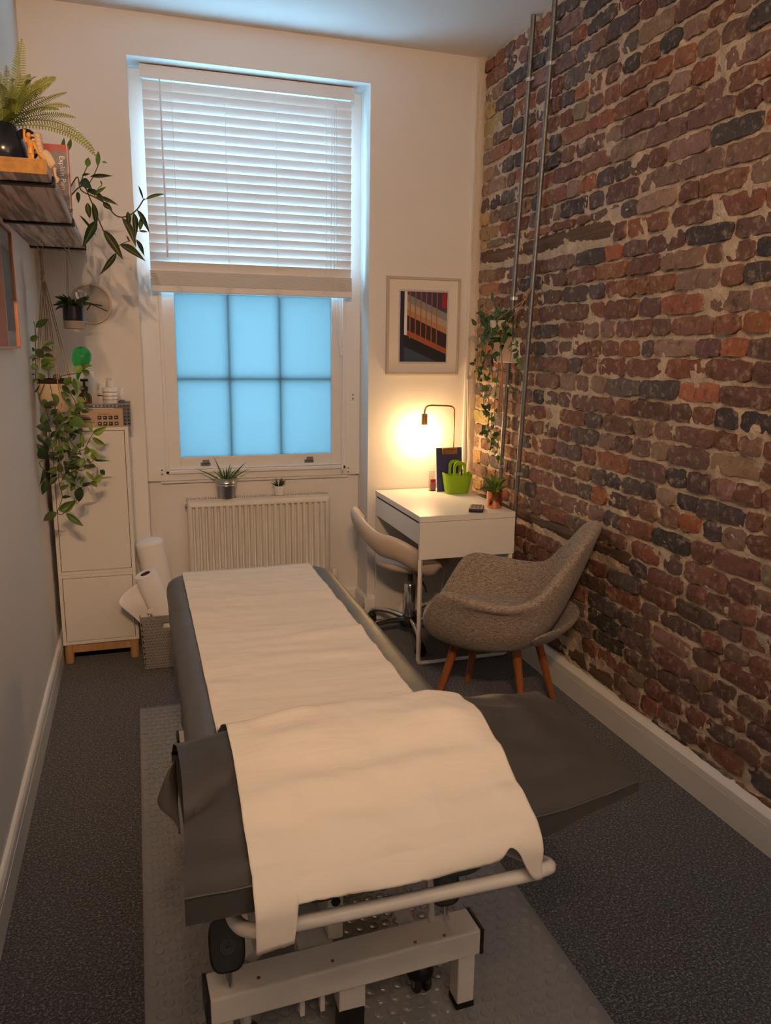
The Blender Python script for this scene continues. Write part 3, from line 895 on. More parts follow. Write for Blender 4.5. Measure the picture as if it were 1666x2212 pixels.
for r in range(int((MY1 - MY0) / PIT)):
    y = MY0 + .02 + r * PIT
    for c in range(int((MX1 - MX0) / PIT)):
        x = MX0 + .02 + c * PIT + (PIT / 2 if r % 2 else 0)
        if x > MX1 - .012: continue
        p = inframe((x, y, 0)); s_ = 0
        if p and 0 < p[0] < 1666 and 0 < p[1] < 2212:
            t = .62 / CAM_P.z; q = V((x, y, 0)).lerp(CAM_P, t); q2 = V((x, y, 0)).lerp(CAM_P, .20 / CAM_P.z)
            hid = (.49 < q.x < 1.14 and 1.1 < q.y < 3.06) or (.497 < q2.x < 1.108 and 1.395 < q2.y < 1.475)
            s_ = 0 if hid else 1 / (V((x, y, 0)) - CAM_P).length
        spots.append((s_, x, y))
spots.sort(key=lambda t: -t[0])
for s_, x, y in spots[:300]: part('stud', st_m, M_mat, mat_, tr(x, y, matz(x, y) - .003))
b = MB()
for s_, x, y in spots[300:]: b.add([(p[0] + x, p[1] + y, p[2] + matz(x, y) - .003) for p in st_v], st_f)
o = b.build('studs', M_mat, mat_, smooth=True, angle=60); o['kind'] = 'stuff'

# ------------------------------------------------------------------ desk
DX0, DX1, DY0, DY1 = 1.662, 2.160, 3.366, 4.092
desk = thing('desk', 'small white desk with one drawer, pushed into the corner beside the brick wall', 'desk', (1.91, 3.73, 0))
MB().box(DX0, DX1, DY0, DY1, .722, .75).build('desk_top', M_white, desk, bevel=.0015)
MB().box(DX0 + .001, DX1, DY0 + .001, DY0 + .017, .539, .7205).build('side_panel', M_white, desk, bevel=.001)
MB().box(DX0 + .002, DX1, DY1 - .020, DY1 - .002, .0, .7205).build('end_panel', M_white, desk, bevel=.001)
MB().box(DX1 - .018, DX1, DY0 + .02, DY1 - .02, .44, .7205).build('rear_panel', M_white, desk)
MB().box(DX0 + .02, DX1 - .02, DY0 + .02, DY1 - .022, .612, .622).build('underside', M_white, desk)
dr = MB().box(DX0 + .001, DX0 + .018, DY0 + .022, DY1 - .024, .612, .712).build('drawer', M_white, desk, bevel=.001)
MB().box(DX0 + .003, DX0 + .02, DY0 + .017, DY1 - .02, .7125, .7215).build('drawer_gap', M_ink, dr)
b = MB(); r = .010
pts = [(DX0 + r, DY0 + .010, .540), (DX0 + r, DY0 + .010, .03), (DX0 + r + .006, DY0 + .010, .016), (DX0 + r + .02, DY0 + .010, .010), (DX1 - r - .02, DY0 + .010, .010), (DX1 - r - .006, DY0 + .010, .016), (DX1 - r, DY0 + .010, .03), (DX1 - r, DY0 + .010, .540)]
P2 = [V(p) for p in pts]
b.tube(pts, .0115, 4); b.build('leg_frame', M_white, desk)

# ------------------------------------------------------------------ swivel stool
sx, sy = 1.765, 3.775
stool = thing('swivel_stool', 'cream padded swivel stool with wraparound backrest, chrome legs, tucked under the desk', 'stool', (sx, sy, 0))
MB().lathe([(.02, -.035), (.10, -.034), (.170, -.020), (.196, .000), (.198, .018), (.182, .036), (.13, .046), (.06, .050), (.005, .051)], (sx + .01, sy, .415), 40).build('seat', M_vinyl, stool, smooth=True, angle=70)
b = MB(); na = 40; ring = 16
def _bk(u, v):
    a = math.radians(lerp(143, 282, u))                     # 180 = straight back (towards -x)
    R = .285
    zc = interp([(0, .652), (.25, .640), (.6, .560), (1, .455)], u)
    hh = .062 * (max(0, 1 - (2 * u - 1) ** 6)) ** .5 + .004; th = .026 * (max(0, 1 - (2 * u - 1) ** 8)) ** .5 + .004
    t = 2 * PI * v
    rr = R + th * math.cos(t) + (.02 * math.sin(t))
    return (sx + rr * math.cos(a), sy + rr * math.sin(a), zc + hh * math.sin(t))
b.grid(_bk, na, ring, wv=True)
bk = b.build('backrest', M_vinyl, stool, smooth=True, angle=70)
b = MB().tube(smoothpath([(sx, sy, .378), (sx, sy - .10, .378), (sx - .02, sy - .22, .39), (sx - .03, sy - .255, .46)], 6), .010, 8)
b.build('back_support', M_black, stool, smooth=True)
MB().cyl((sx, sy, .29), (sx, sy, .385), .014, n=16).build('piston_rod', M_greyd, stool, smooth=True)
MB().lathe([(.030, 0), (.031, .20), (.028, .205), (.016, .207)], (sx, sy, .092), 24).build('gas_column', M_chrome, stool, smooth=True)
MB().tube([(sx + .02, sy - .02, .375), (sx + .05, sy - .09, .30), (sx + .055, sy - .10, .27)], .006, 8).build('height_lever', M_black, stool, smooth=True)
MB().lathe([(.05, 0), (.052, .03), (.040, .05), (.03, .055)], (sx, sy, .062), 20).build('hub', M_black, stool, smooth=True)
for i in range(5):
    a = math.radians(118 + 72 * i); c, s_ = math.cos(a), math.sin(a)
    p = [(sx + .04 * c, sy + .04 * s_, .098), (sx + .15 * c, sy + .15 * s_, .102), (sx + .25 * c, sy + .25 * s_, .088), (sx + .292 * c, sy + .292 * s_, .066)]
    lg = MB().tube(smoothpath(p, 5), [.0145] * 16, 10).build('leg', M_chrome, stool, smooth=True)
    x, y = sx + .29 * c, sy + .29 * s_
    b = MB()
    for dx in (-.013, .013): b.lathe([(.003, -.008), (.022, -.008), (.0255, -.003), (.0255, .003), (.022, .008), (.003, .008)], (0, 0, 0), 18, tr(x, y, .026) @ rot('Z', i * 50) @ rot('Y', 90) @ tr(0, 0, dx))
    b.lathe([(.026, .0), (.027, .01), (.016, .026), (.006, .034)], (x, y, .036), 14)
    b.build('castor', M_black, lg, smooth=True, angle=35)

# ------------------------------------------------------------------ tub armchair
ax, ay = 1.835, 2.900
FA = math.radians(147)                                       # facing direction
chair = thing('armchair', 'grey-brown tweed tub armchair on splayed orange-brown wooden legs against the brick wall', 'armchair', (ax, ay, 0))
MC = tr(ax, ay, 0) @ Matrix.Rotation(FA, 4, 'Z')
def rim(a):                                                  # a = degrees away from the front, 0..180
    z = cub([(0, .425), (28, .418), (40, .440), (58, .575), (68, .602), (84, .598), (104, .588), (122, .600), (138, .690), (154, .800), (168, .842), (180, .848)], a)
    rx = cub([(0, .262), (30, .285), (45, .318), (60, .330), (90, .325), (120, .335), (150, .375), (180, .398)], a)
    return z, rx
def _sh(u, v):
    a = 360 * u - 180; aa = abs(a); z1, r1 = rim(aa)
    rb = interp([(0, .21), (90, .215), (180, .19)], aa)      # floor radius of the bowl
    zb = .345 + .012 * (1 - math.cos(math.radians(aa))) * .5
    if v < .35:
        t = v / .35; r = rb * t; z = zb - .012 * (1 - t)
    else:
        t = (v - .35) / .65
        r = lerp(rb, r1, 1 - (1 - t) ** 1.9) if aa < 120 else lerp(rb, r1, lerp(1 - (1 - t) ** 1.9, t ** .8, sstep(120, 165, aa)))
        z = lerp(zb, z1, t ** 1.35 if aa < 120 else t ** lerp(1.35, 1.05, sstep(120, 165, aa)))
        if 58 < aa < 136:                                     # the arm top rolls outwards and down
            q = math.sin(PI * (aa - 58) / 78) ** 1.2
            r += .034 * q * sstep(.60, 1, t); z += (.026 * sstep(.50, .80, t) - .044 * sstep(.78, 1, t)) * q
    ang = math.radians(a)
    flare = 1.0
    return (r * math.cos(ang) * flare, r * math.sin(ang) * .96, z)
b = MB(); b.grid(_sh, 72, 20, wu=True, M=MC)
b.build('shell', M_tweed, chair, smooth=True, solid=.034, subsurf=1, angle=180, offset=1)
b = MB().lathe([(.01, .0), (.17, .0), (.205, .012), (.218, .035), (.205, .058), (.15, .070), (.05, .074), (.005, .075)], (.02, 0, .372), 40, MC)
b.build('seat', M_tweed, chair, smooth=True, angle=70)
b = MB()
def _lp(u, v):                                               # rear lip of the seat pan, showing below the back
    a = math.radians(lerp(128, 232, u)); e = max(0, 1 - (2 * u - 1) ** 4) ** .5
    t = 2 * PI * v
    w = .020 * e + .002; hgt = .055 * e + .002
    r = .300 + w * math.cos(t) + .055 * math.sin(t) * e
    return (r * math.cos(a), r * math.sin(a), .395 + hgt * math.sin(t))
b.grid(_lp, 30, 14, wv=True, M=MC); b.build('seat_lip', M_tweed, chair, smooth=True, angle=70)
MB().lathe([(.19, -.02), (.20, .0), (.10, .012)], (0, 0, .335), 30, MC).build('base_plate', M_greyd, chair, smooth=True)
for (fx, fy) in ((1.575, 2.905), (1.825, 3.125), (1.905, 2.715), (2.122, 2.850)):
    bot = Vector((fx, fy, 0)); top = Vector((lerp(1.852, fx, .62), lerp(2.898, fy, .60), .345))
    lg = MB().tube([bot, bot.lerp(top, .06), top], [.0125, .0135, .0205], 18).build('leg', M_leg, chair, smooth=True)
    MB().tube([top.lerp(bot, .01), top.lerp(bot, -.07)], .0215, 16).build('ferrule', M_chrome, lg, smooth=True)

# ------------------------------------------------------------------ storage cabinets
KX, KY = .0207, 3.8462
def cabinet(label, z0, z1):
    c = thing('storage_cabinet', label, 'cabinet', (KX + .175, KY + .125, z0), 'stacked white cabinets')
    x0, x1, y0, y1 = KX, KX + .35, KY, D - .011
    b = MB(); t = .016
    b.box(x0, x0 + t, y0, y1, z0, z1); b.box(x1 - t, x1, y0, y1, z0, z1); b.box(x0 + t, x1 - t, y0, y1, z0, z0 + t); b.box(x0 + t, x1 - t, y0, y1, z1 - t, z1); b.box(x0 + t, x1 - t, y1 - .006, y1, z0 + t, z1 - t)
    b.build('carcass', M_cab, c, bevel=.0012)
    MB().box(x0 + t + .0022, x1 - t - .0022, y0 + .0015, y0 + .018, z0 + t + .0022, z1 - t - .0022).build('door', M_cab, c, bevel=.001)
    MB().box(x0 + t, x1 - t, y0 + .012, y0 + .020, z0 + t, z1 - t).build('door_shadow_gap', M_ink, c)
    return c
k1 = cabinet('tall white cabinet stacked above a square one, holding bottles and a basket', .4505, 1.15)
k2 = cabinet('square white cabinet on short beech legs under the tall cabinet', .10, .45)
for y in (KY + .012, KY + .21): MB().box(KX + .04, KX + .31, y, y + .018, .055, .0995).build('leg_rail', M_wood, k2, bevel=.002)
for x in (KX + .024, KX + .326):
    for y in (KY + .024, KY + .215):
        MB().lathe([(.017, 0), (.021, .003), (.0215, .0995)], (x, y, 0), 16).build('leg', M_wood, k2, smooth=True)

# ------------------------------------------------------------------ shelf
SZ = 1.950; ST = .038; SX = .226; SY0, SY1 = 2.31, 4.09
sh = thing('wall_shelf', 'thick weathered wooden shelf on black metal brackets, high on the left wall', 'shelf', (.11, 3.2, SZ))
b = MB().box(.004, SX, SY0 + .001, SY1, SZ, SZ + ST); b.build('board', M_shelf, sh, bevel=.003)
MB().box(.005, SX - .001, SY0 - .0008, SY0 + .003, SZ + .001, SZ + ST - .001).build('end_grain', M_endgrain, sh)
M_iron = pmat('black_iron', (.03, .026, .03), .55)
for y in (2.43, 3.18, 3.935):
    b = MB().box(.0, .006, y - .016, y + .016, SZ - .008, SZ + .10); b.box(.0, SX + .008, y - .016, y + .016, SZ - .008, SZ - .001); b.box(SX + .002, SX + .008, y - .016, y + .016, SZ - .008, SZ + .018)
    b.build('bracket', M_iron, sh, bevel=.0025)
b = MB()
hook_pts = ((.068, 3.66), (.172, 3.64))
for (x, y) in hook_pts:
    pts = [(x, y, SZ), (x, y, SZ - .018)] + [(x + .011 * math.sin(2 * PI * i / 16), y, SZ - .029 + .011 * math.cos(2 * PI * i / 16)) for i in range(15)]
    MB().tube(pts, .0016, 6).build('hook', M_chrome, sh, smooth=True)

# ------------------------------------------------------------------ leaves and plants
def leaf_mesh(name, fold=.25, arch=.18, sharp=1.0, n=7, blunt=.8):
    """unit leaf along +y, width 1 across x (scaled later), normal +z"""
    b = MB(); rows = []
    for i in range(n + 1):
        t = i / n
        w = .5 * math.sin(PI * t ** blunt) ** sharp if 0 < t < 1 else 0.004
        z = -arch * t * t + arch * .3 * t
        rows.append([(-w, t, z + fold * w), (-w * .5, t, z + fold * w * .42), (0, t, z), (w * .5, t, z + fold * w * .42), (w, t, z + fold * w)])
    vs = [p for r in rows for p in r]
    fs = [(i * 5 + k, i * 5 + k + 1, (i + 1) * 5 + k + 1, (i + 1) * 5 + k) for i in range(n) for k in range(4)]
    b.add(vs, fs); return b
LM = {}
def leafmesh(kind, mat):
    key = (kind, mat.name)
    if key not in LM:
        k = dict(oval=(.25, .16, .9, 7, .85), curl=(.35, .55, 1.0, 8, .8), long=(.3, .12, 1.1, 7, .75), ivy=(.2, .2, .8, 5, .6), blade=(.5, .3, .7, 6, .45))[kind]
        me = leaf_mesh('leaf', *k).mesh('leaf', True, 80); me.materials.append(mat); LM[key] = me
    return LM[key]
def leaf(parent, p0, p1, width, mat, kind='oval', up=None, roll=0.0):
    p0 = V(p0); p1 = V(p1); d = p1 - p0; L = d.length
    u = V(up) if up else Vector((.15, -1, .35))
    M = Matrix.Translation(p0) @ frame(d, u) @ Matrix.Rotation(roll, 4, 'Y') @ Matrix.Diagonal((width, L, L, 1))
    return part('leaf', leafmesh(kind, mat), None, parent, M)
def stem(parent, pts, r=.0016, mat=None, k=5):
    return MB().tube(smoothpath(pts, k), r, 6).build('stem', mat or M_stem, parent, smooth=True)

# --- macrame hanging planter (left wall)
hp = thing('macrame_planter', 'cream pot of trailing lime-green vine hanging in a jute macrame by the cabinet', 'hanging plant', (.085, 3.64, 1.23))
px, py = .083, 3.66
pot = MB().lathe([(.02, 0), (.045, .002), (.058, .02), (.068, .06), (.070, .10), (.068, .132), (.063, .132), (.064, .10), (.055, .09), (.005, .09)], (px, py, 1.236), 32, cap1=False).build('pot', M_creamglaze, hp, smooth=True)
MB().lathe([(.066, 0), (.070, .012), (.069, .026), (.064, .028), (.062, .012), (.005, .012)], (px, py, 1.352), 28).build('soil', M_soil, hp, smooth=True)
b = MB(); top = Vector((.068, 3.66, SZ - .045))
for a in (20, 110, 200, 290):
    e = Vector((px + .071 * math.cos(math.radians(a)), py + .071 * math.sin(math.radians(a)), 1.352))
    knot = Vector((.070, 3.66, 1.80))
    for dx in (-.003, .003):
        b.tube([top + V((dx, 0, 0)), knot + V((dx * 1.3, 0, 0)), e + V((dx, dx, 0)), (px + .060 * math.cos(math.radians(a + 8)), py + .060 * math.sin(math.radians(a + 8)), 1.262), (px, py, 1.222)], .0021, 5)
for z in (1.895, 1.815, 1.79): b.ball((.069, 3.66, z), .010, 8, sz=1.5)
for i in range(14):
    a = rnd.uniform(0, 6.28); b.tube([(px, py, 1.225), (px + .012 * math.cos(a), py + .012 * math.sin(a), 1.14), (px + .018 * math.cos(a), py + .018 * math.sin(a), rnd.uniform(1.03, 1.08))], .0014, 4)
b.build('macrame_cord', M_jute, hp, smooth=True)
for pts in (
    ((0.015, 3.62, 1.381), (0.024, 3.6, 1.484), (0.031, 3.6, 1.591), (0.025, 3.6, 1.615)),
    ((0.102, 3.62, 1.386), (0.14, 3.6, 1.398), (0.168, 3.58, 1.403), (0.188, 3.57, 1.406)),
    ((0.101, 3.58, 1.249), (0.128, 3.57, 1.183), (0.141, 3.57, 1.117), (0.165, 3.57, 1.085), (0.192, 3.57, 1.084), (0.215, 3.57, 1.125), (0.23, 3.57, 1.148)),
    ((0.116, 3.58, 1.216), (0.134, 3.57, 1.074), (0.15, 3.56, 1.015), (0.178, 3.56, 0.992), (0.223, 3.56, 1.034), (0.237, 3.56, 1.041)),
    ((0.092, 3.58, 1.249), (0.091, 3.57, 1.099), (0.093, 3.56, 0.985), (0.119, 3.56, 0.982), (0.165, 3.56, 1)),
    ((0.083, 3.57, 0.984), (0.081, 3.57, 0.946), (0.09, 3.57, 0.88), (0.067, 3.57, 0.815), (0.087, 3.57, 0.804), (0.133, 3.57, 0.858), (0.149, 3.57, 0.897), (0.139, 3.57, 0.919)),
    ((0.093, 3.56, 0.985), (0.141, 3.56, 0.938), (0.165, 3.56, 0.92), (0.222, 3.56, 0.935)),
    ((0.055, 3.6, 1.191), (0.047, 3.6, 1.077), (0.028, 3.6, 1.044), (0.005, 3.61, 1.024), (0.03, 3.6, 0.989), (0.073, 3.58, 0.978)),
    ((0.052, 3.58, 1.359), (0.027, 3.59, 1.301), (0.051, 3.58, 1.255), (0.059, 3.59, 1.168)),
    ((0.126, 3.58, 1.371), (0.15, 3.57, 1.325), (0.168, 3.56, 1.288), (0.173, 3.56, 1.256)),
    ((0.073, 3.58, 1.359), (0.083, 3.57, 1.302), (0.092, 3.57, 1.232)),
): stem(hp, pts, .0017)
LV = [((0.036, 3.572, 1.591), (0.082, 3.566, 1.623), 0.0217, 'A'),
    ((0.012, 3.581, 1.535), (0.035, 3.578, 1.558), 0.0218, 'A'),
    ((0.031, 3.599, 1.543), (0.041, 3.572, 1.552), 0.00924, 'A'),
    ((0.059, 3.556, 1.519), (0.101, 3.564, 1.533), 0.0206, 'A'),
    ((0.051, 3.573, 1.508), (0.09, 3.554, 1.499), 0.0173, 'D'),
    ((0.048, 3.625, 1.473), (0.096, 3.616, 1.462), 0.0269, 'A'),
    ((0.039, 3.614, 1.427), (0.092, 3.605, 1.437), 0.0281, 'A'),
    ((0.043, 3.6, 1.444), (0.07, 3.577, 1.458), 0.0198, 'A'),
    ((0.026, 3.599, 1.503), (0.051, 3.609, 1.471), 0.0301, 'D'),
    ((0.02, 3.592, 1.464), (0.012, 3.595, 1.48), 0.0254, 'A'),
    ((0.012, 3.602, 1.448), (0.02, 3.575, 1.467), 0.0162, 'D'),
    ((0.021, 3.608, 1.416), (0.012, 3.605, 1.443), 0.0233, 'A'),
    ((0.021, 3.576, 1.397), (0.012, 3.547, 1.401), 0.0104, 'D'),
    ((0.017, 3.616, 1.379), (0.012, 3.607, 1.365), 0.0176, 'A'),
    ((0.012, 3.605, 1.51), (0.019, 3.615, 1.493), 0.00926, 'D'),
    ((0.012, 3.605, 1.493), (0.017, 3.616, 1.498), 0.0104, 'D'),
    ((0.172, 3.583, 1.41), (0.205, 3.589, 1.433), 0.0258, 'B'),
    ((0.201, 3.586, 1.415), (0.234, 3.598, 1.401), 0.02, 'A'),
    ((0.209, 3.617, 1.426), (0.24, 3.591, 1.438), 0.0143, 'B'),
    ((0.206, 3.565, 1.427), (0.222, 3.544, 1.448), 0.0176, 'A'),
    ((0.166, 3.623, 1.386), (0.176, 3.612, 1.324), 0.0297, 'A'),
    ((0.13, 3.599, 1.356), (0.155, 3.582, 1.385), 0.0248, 'A'),
    ((0.171, 3.591, 1.298), (0.206, 3.578, 1.288), 0.0201, 'B'),
    ((0.18, 3.58, 1.285), (0.198, 3.576, 1.256), 0.0213, 'A'),
    ((0.143, 3.596, 1.248), (0.196, 3.607, 1.252), 0.0226, 'B'),
    ((0.13, 3.603, 1.222), (0.176, 3.615, 1.242), 0.0262, 'B'),
    ((0.105, 3.615, 1.231), (0.069, 3.63, 1.209), 0.0274, 'B'),
    ((0.131, 3.602, 1.205), (0.196, 3.579, 1.192), 0.0429, 'A'),
    ((0.044, 3.615, 1.323), (0.068, 3.629, 1.339), 0.0212, 'D'),
    ((0.121, 3.618, 1.337), (0.148, 3.614, 1.334), 0.0166, 'A'),
    ((0.051, 3.605, 1.381), (0.031, 3.584, 1.401), 0.0211, 'A'),
    ((0.081, 3.613, 1.39), (0.116, 3.609, 1.388), 0.0188, 'D'),
    ((0.121, 3.575, 1.355), (0.147, 3.548, 1.326), 0.0164, 'C'),
    ((0.033, 3.615, 1.36), (0.012, 3.629, 1.318), 0.0188, 'D'),
    ((0.048, 3.561, 1.28), (0.073, 3.567, 1.27), 0.0209, 'C'),
    ((0.064, 3.584, 1.169), (0.016, 3.561, 1.186), 0.033, 'C'),
    ((0.041, 3.576, 1.114), (0.012, 3.58, 1.147), 0.0271, 'C'),
    ((0.031, 3.616, 1.056), (0.012, 3.588, 1.101), 0.0287, 'C'),
    ((0.03, 3.598, 1.044), (0.012, 3.57, 1.082), 0.0298, 'C'),
    ((0.229, 3.605, 1.147), (0.279, 3.59, 1.168), 0.0241, 'B'),
    ((0.224, 3.617, 1.131), (0.274, 3.631, 1.087), 0.0182, 'B'),
    ((0.225, 3.59, 1.153), (0.21, 3.605, 1.198), 0.0144, 'B'),
    ((0.21, 3.577, 1.085), (0.245, 3.55, 1.047), 0.018, 'B'),
    ((0.196, 3.597, 1.057), (0.202, 3.568, 1.092), 0.0229, 'B'),
    ((0.221, 3.569, 1.038), (0.239, 3.557, 1.069), 0.024, 'B'),
    ((0.228, 3.598, 1.031), (0.281, 3.575, 1.03), 0.00849, 'A'),
    ((0.168, 3.558, 1.01), (0.187, 3.567, 1.044), 0.0299, 'A'),
    ((0.18, 3.577, 1.009), (0.224, 3.59, 1.004), 0.0156, 'A'),
    ((0.196, 3.618, 1.037), (0.211, 3.605, 1.016), 0.0134, 'A'),
    ((0.19, 3.587, 0.985), (0.224, 3.581, 0.943), 0.0121, 'B'),
    ((0.222, 3.6, 0.935), (0.255, 3.597, 0.962), 0.0232, 'B'),
    ((0.108, 3.594, 0.953), (0.145, 3.592, 0.935), 0.0157, 'A'),
    ((0.073, 3.621, 0.957), (0.04, 3.614, 0.93), 0.0218, 'D'),
    ((0.167, 3.585, 0.918), (0.152, 3.588, 0.856), 0.0327, 'C'),
    ((0.083, 3.572, 0.911), (0.116, 3.555, 0.931), 0.0156, 'A'),
    ((0.134, 3.623, 0.925), (0.124, 3.617, 0.897), 0.0183, 'A'),
    ((0.087, 3.593, 0.873), (0.12, 3.564, 0.881), 0.0121, 'C'),
    ((0.071, 3.584, 0.817), (0.137, 3.58, 0.85), 0.0338, 'A'),
    ((0.066, 3.556, 0.815), (0.012, 3.554, 0.785), 0.0275, 'D'),
    ((0.098, 3.599, 0.801), (0.159, 3.572, 0.751), 0.0219, 'A'),
    ((0.029, 3.599, 0.955), (0.012, 3.59, 0.894), 0.0227, 'C'),
    ((0.02, 3.603, 1.001), (0.012, 3.588, 0.937), 0.0143, 'C'),
    ((0.036, 3.604, 0.986), (0.078, 3.608, 1.003), 0.0156, 'A'),
    ((0.172, 3.557, 0.927), (0.21, 3.529, 0.943), 0.0108, 'C'),
    ((0.124, 3.602, 0.995), (0.147, 3.616, 1.039), 0.0277, 'A'),
    ((0.069, 3.573, 1.037), (0.055, 3.563, 1.072), 0.0178, 'C'),
    ((0.16, 3.596, 1.089), (0.179, 3.581, 1.105), 0.0192, 'A'),
    ((0.148, 3.58, 1.065), (0.159, 3.565, 1.098), 0.0179, 'A'),
    ((0.091, 3.581, 0.982), (0.086, 3.578, 1.026), 0.0203, 'D'),
    ((0.183, 3.576, 1.158), (0.186, 3.563, 1.097), 0.0119, 'B'),
    ((0.123, 3.609, 1.189), (0.139, 3.58, 1.163), 0.0239, 'A'),
    ((0.07, 3.595, 1.201), (0.103, 3.598, 1.202), 0.0307, 'C'),
    ((0.03, 3.577, 1.196), (0.043, 3.557, 1.237), 0.0188, 'A'),
    ((0.067, 3.611, 1.123), (0.058, 3.592, 1.092), 0.0239, 'A'),
    ((0.112, 3.568, 1.113), (0.126, 3.558, 1.085), 0.0189, 'A'),
    ((0.093, 3.604, 1.162), (0.114, 3.578, 1.192), 0.019, 'A'),
    ((0.144, 3.578, 0.866), (0.166, 3.563, 0.87), 0.00967, 'C')]
MAT = dict(A=M_leafA, B=M_leafB, C=M_leafC, D=M_leafD)
for p0, p1, w, m in LV: leaf(hp, p0, V(p0).lerp(V(p1), 1.1), w * 1.3, MAT[m], rnd.choice(['oval', 'oval', 'curl']), up=(rnd.uniform(-.5, .7), -1, rnd.uniform(-.1, .9)))
for i in range(120):                                            # dense middle of the vine, mostly behind the outer leaves
    zz = rnd.uniform(.93, 1.345); c = Vector((rnd.gauss(.118 if zz > 1.02 else .14, .040), rnd.uniform(3.555, 3.70), zz))
    dv = Vector((rnd.uniform(-1, 1), rnd.uniform(-.6, .4), rnd.uniform(-1, .3))).normalized() * rnd.uniform(.030, .046)
    if min(c.x, c.x + dv.x) < .02: continue
    leaf(hp, c, c + dv, rnd.uniform(.018, .026), rnd.choice([M_leafA, M_leafC, M_leafD, M_leafA]), 'oval', up=(rnd.uniform(-.6, .8), -1, rnd.uniform(0, 1)))

# --- green watering globe standing in the pot
b = MB()
M = tr(.172, 3.645, 1.355) @ rot('Y', 14)
b.lathe([(.0015, -.02), (.004, 0), (.0065, .03), (.010, .05), (.016, .066), (.028, .080), (.038, .098), (.0415, .118), (.0385, .140), (.028, .155), (.014, .163), (.001, .165)], (0, 0, 0), 28, M)
o = b.build('watering_globe', M_green, smooth=True, angle=80)
tag(o, 'green glass watering globe stuck into the macrame planter', 'watering globe')

# --- small hanging pot
sp = thing('hanging_pot', 'small half-glazed blue-black pot of dark leafy plant hung on wires under the shelf', 'hanging plant', (.180, 3.64, 1.585))
qx, qy = .180, 3.64
MB().lathe([(.034, 0), (.041, .002), (.0415, .034)], (qx, qy, 1.588), 28).build('bare_clay_base', M_clay, sp, smooth=True)
MB().lathe([(.0415, .034), (.0425, .05), (.0418, .060), (.0430, .070), (.0420, .082), (.0430, .0945), (.039, .095), (.038, .08), (.005, .08)], (qx, qy, 1.588), 28, cap0=False).build('glazed_rim', M_glaze, sp, smooth=True, angle=60)
b = MB()
for a in (10, 130, 250): b.tube([(qx - .008, qy, SZ - .040), (qx + .041 * math.cos(math.radians(a)), qy + .041 * math.sin(math.radians(a)), 1.682)], .0011, 5)
b.build('hanging_wire', M_jute, sp)
for i in range(48):
    a = rnd.uniform(0, 2 * PI); L = rnd.uniform(.055, .105); el = rnd.uniform(.15, 1.45)
    p0 = Vector((qx + .02 * math.cos(a), qy + .02 * math.sin(a), 1.672))
    p1 = p0 + Vector((math.cos(a) * math.cos(el), math.sin(a) * math.cos(el), math.sin(el) * .9)) * L * .8
    pm = p0.lerp(p1, .45) + Vector((0, 0, .01))
    leaf(sp, p0, p1, rnd.uniform(.013, .020), rnd.choice([M_leafC, M_leafC, M_leafD]), rnd.choice(['blade', 'curl']), up=(0, 0, 1))

b = MB().lathe([(.0015, -.01), (.003, 0), (.004, .020), (.008, .028), (.017, .038), (.0225, .052), (.020, .066), (.010, .074), (.001, .0755)], (0, 0, 0), 24, tr(.206, 3.625, 1.676) @ rot('Y', 10))
o = b.build('glass_watering_globe', M_clear, smooth=True, angle=80)
tag(o, 'small clear glass watering globe in the little hanging pot', 'watering globe')

# --- trailing shelf plant
tp = thing('trailing_shelf_plant', 'olive-leaved plant arching off the far end of the shelf towards the blind', 'plant', (.15, 3.55, SZ + ST))
MB().lathe([(.034, 0), (.044, .004), (.052, .08), (.048, .08), (.047, .07), (.005, .07)], (.155, 3.62, SZ + ST), 24).build('pot', M_glaze, tp, smooth=True)
for pts, r in (
    (((.155, 3.62, 2.06), (0.233, 3.5, 2.169), (0.25, 3.46, 2.117), (0.299, 3.44, 2.091), (0.338, 3.44, 2.07), (0.37, 3.44, 2.031), (0.398, 3.44, 2.022), (0.433, 3.44, 2.035), (0.46, 3.44, 2.059), (0.483, 3.44, 2.093), (0.49, 3.44, 2.094)), .0026),
    (((.155, 3.62, 2.06), (0.251, 3.47, 2.134), (0.285, 3.45, 2.077), (0.306, 3.45, 2.017), (0.325, 3.45, 1.967)), .0026),
    (((0.251, 3.47, 2.134), (0.256, 3.46, 2.158), (0.279, 3.46, 2.207)), .0018),
    (((0.269, 3.47, 2.126), (0.296, 3.45, 2.164), (0.318, 3.45, 2.208)), .0018),
    (((0.397, 3.44, 2.021), (0.424, 3.44, 1.978), (0.458, 3.44, 1.972)), .0018),
    (((0.296, 3.44, 2.089), (0.311, 3.44, 2.118), (0.329, 3.44, 2.137)), .0014),
    (((0.368, 3.45, 1.887), (0.385, 3.45, 1.918), (0.425, 3.45, 1.936)), .0016),
): stem(tp, pts, r, M_stem)
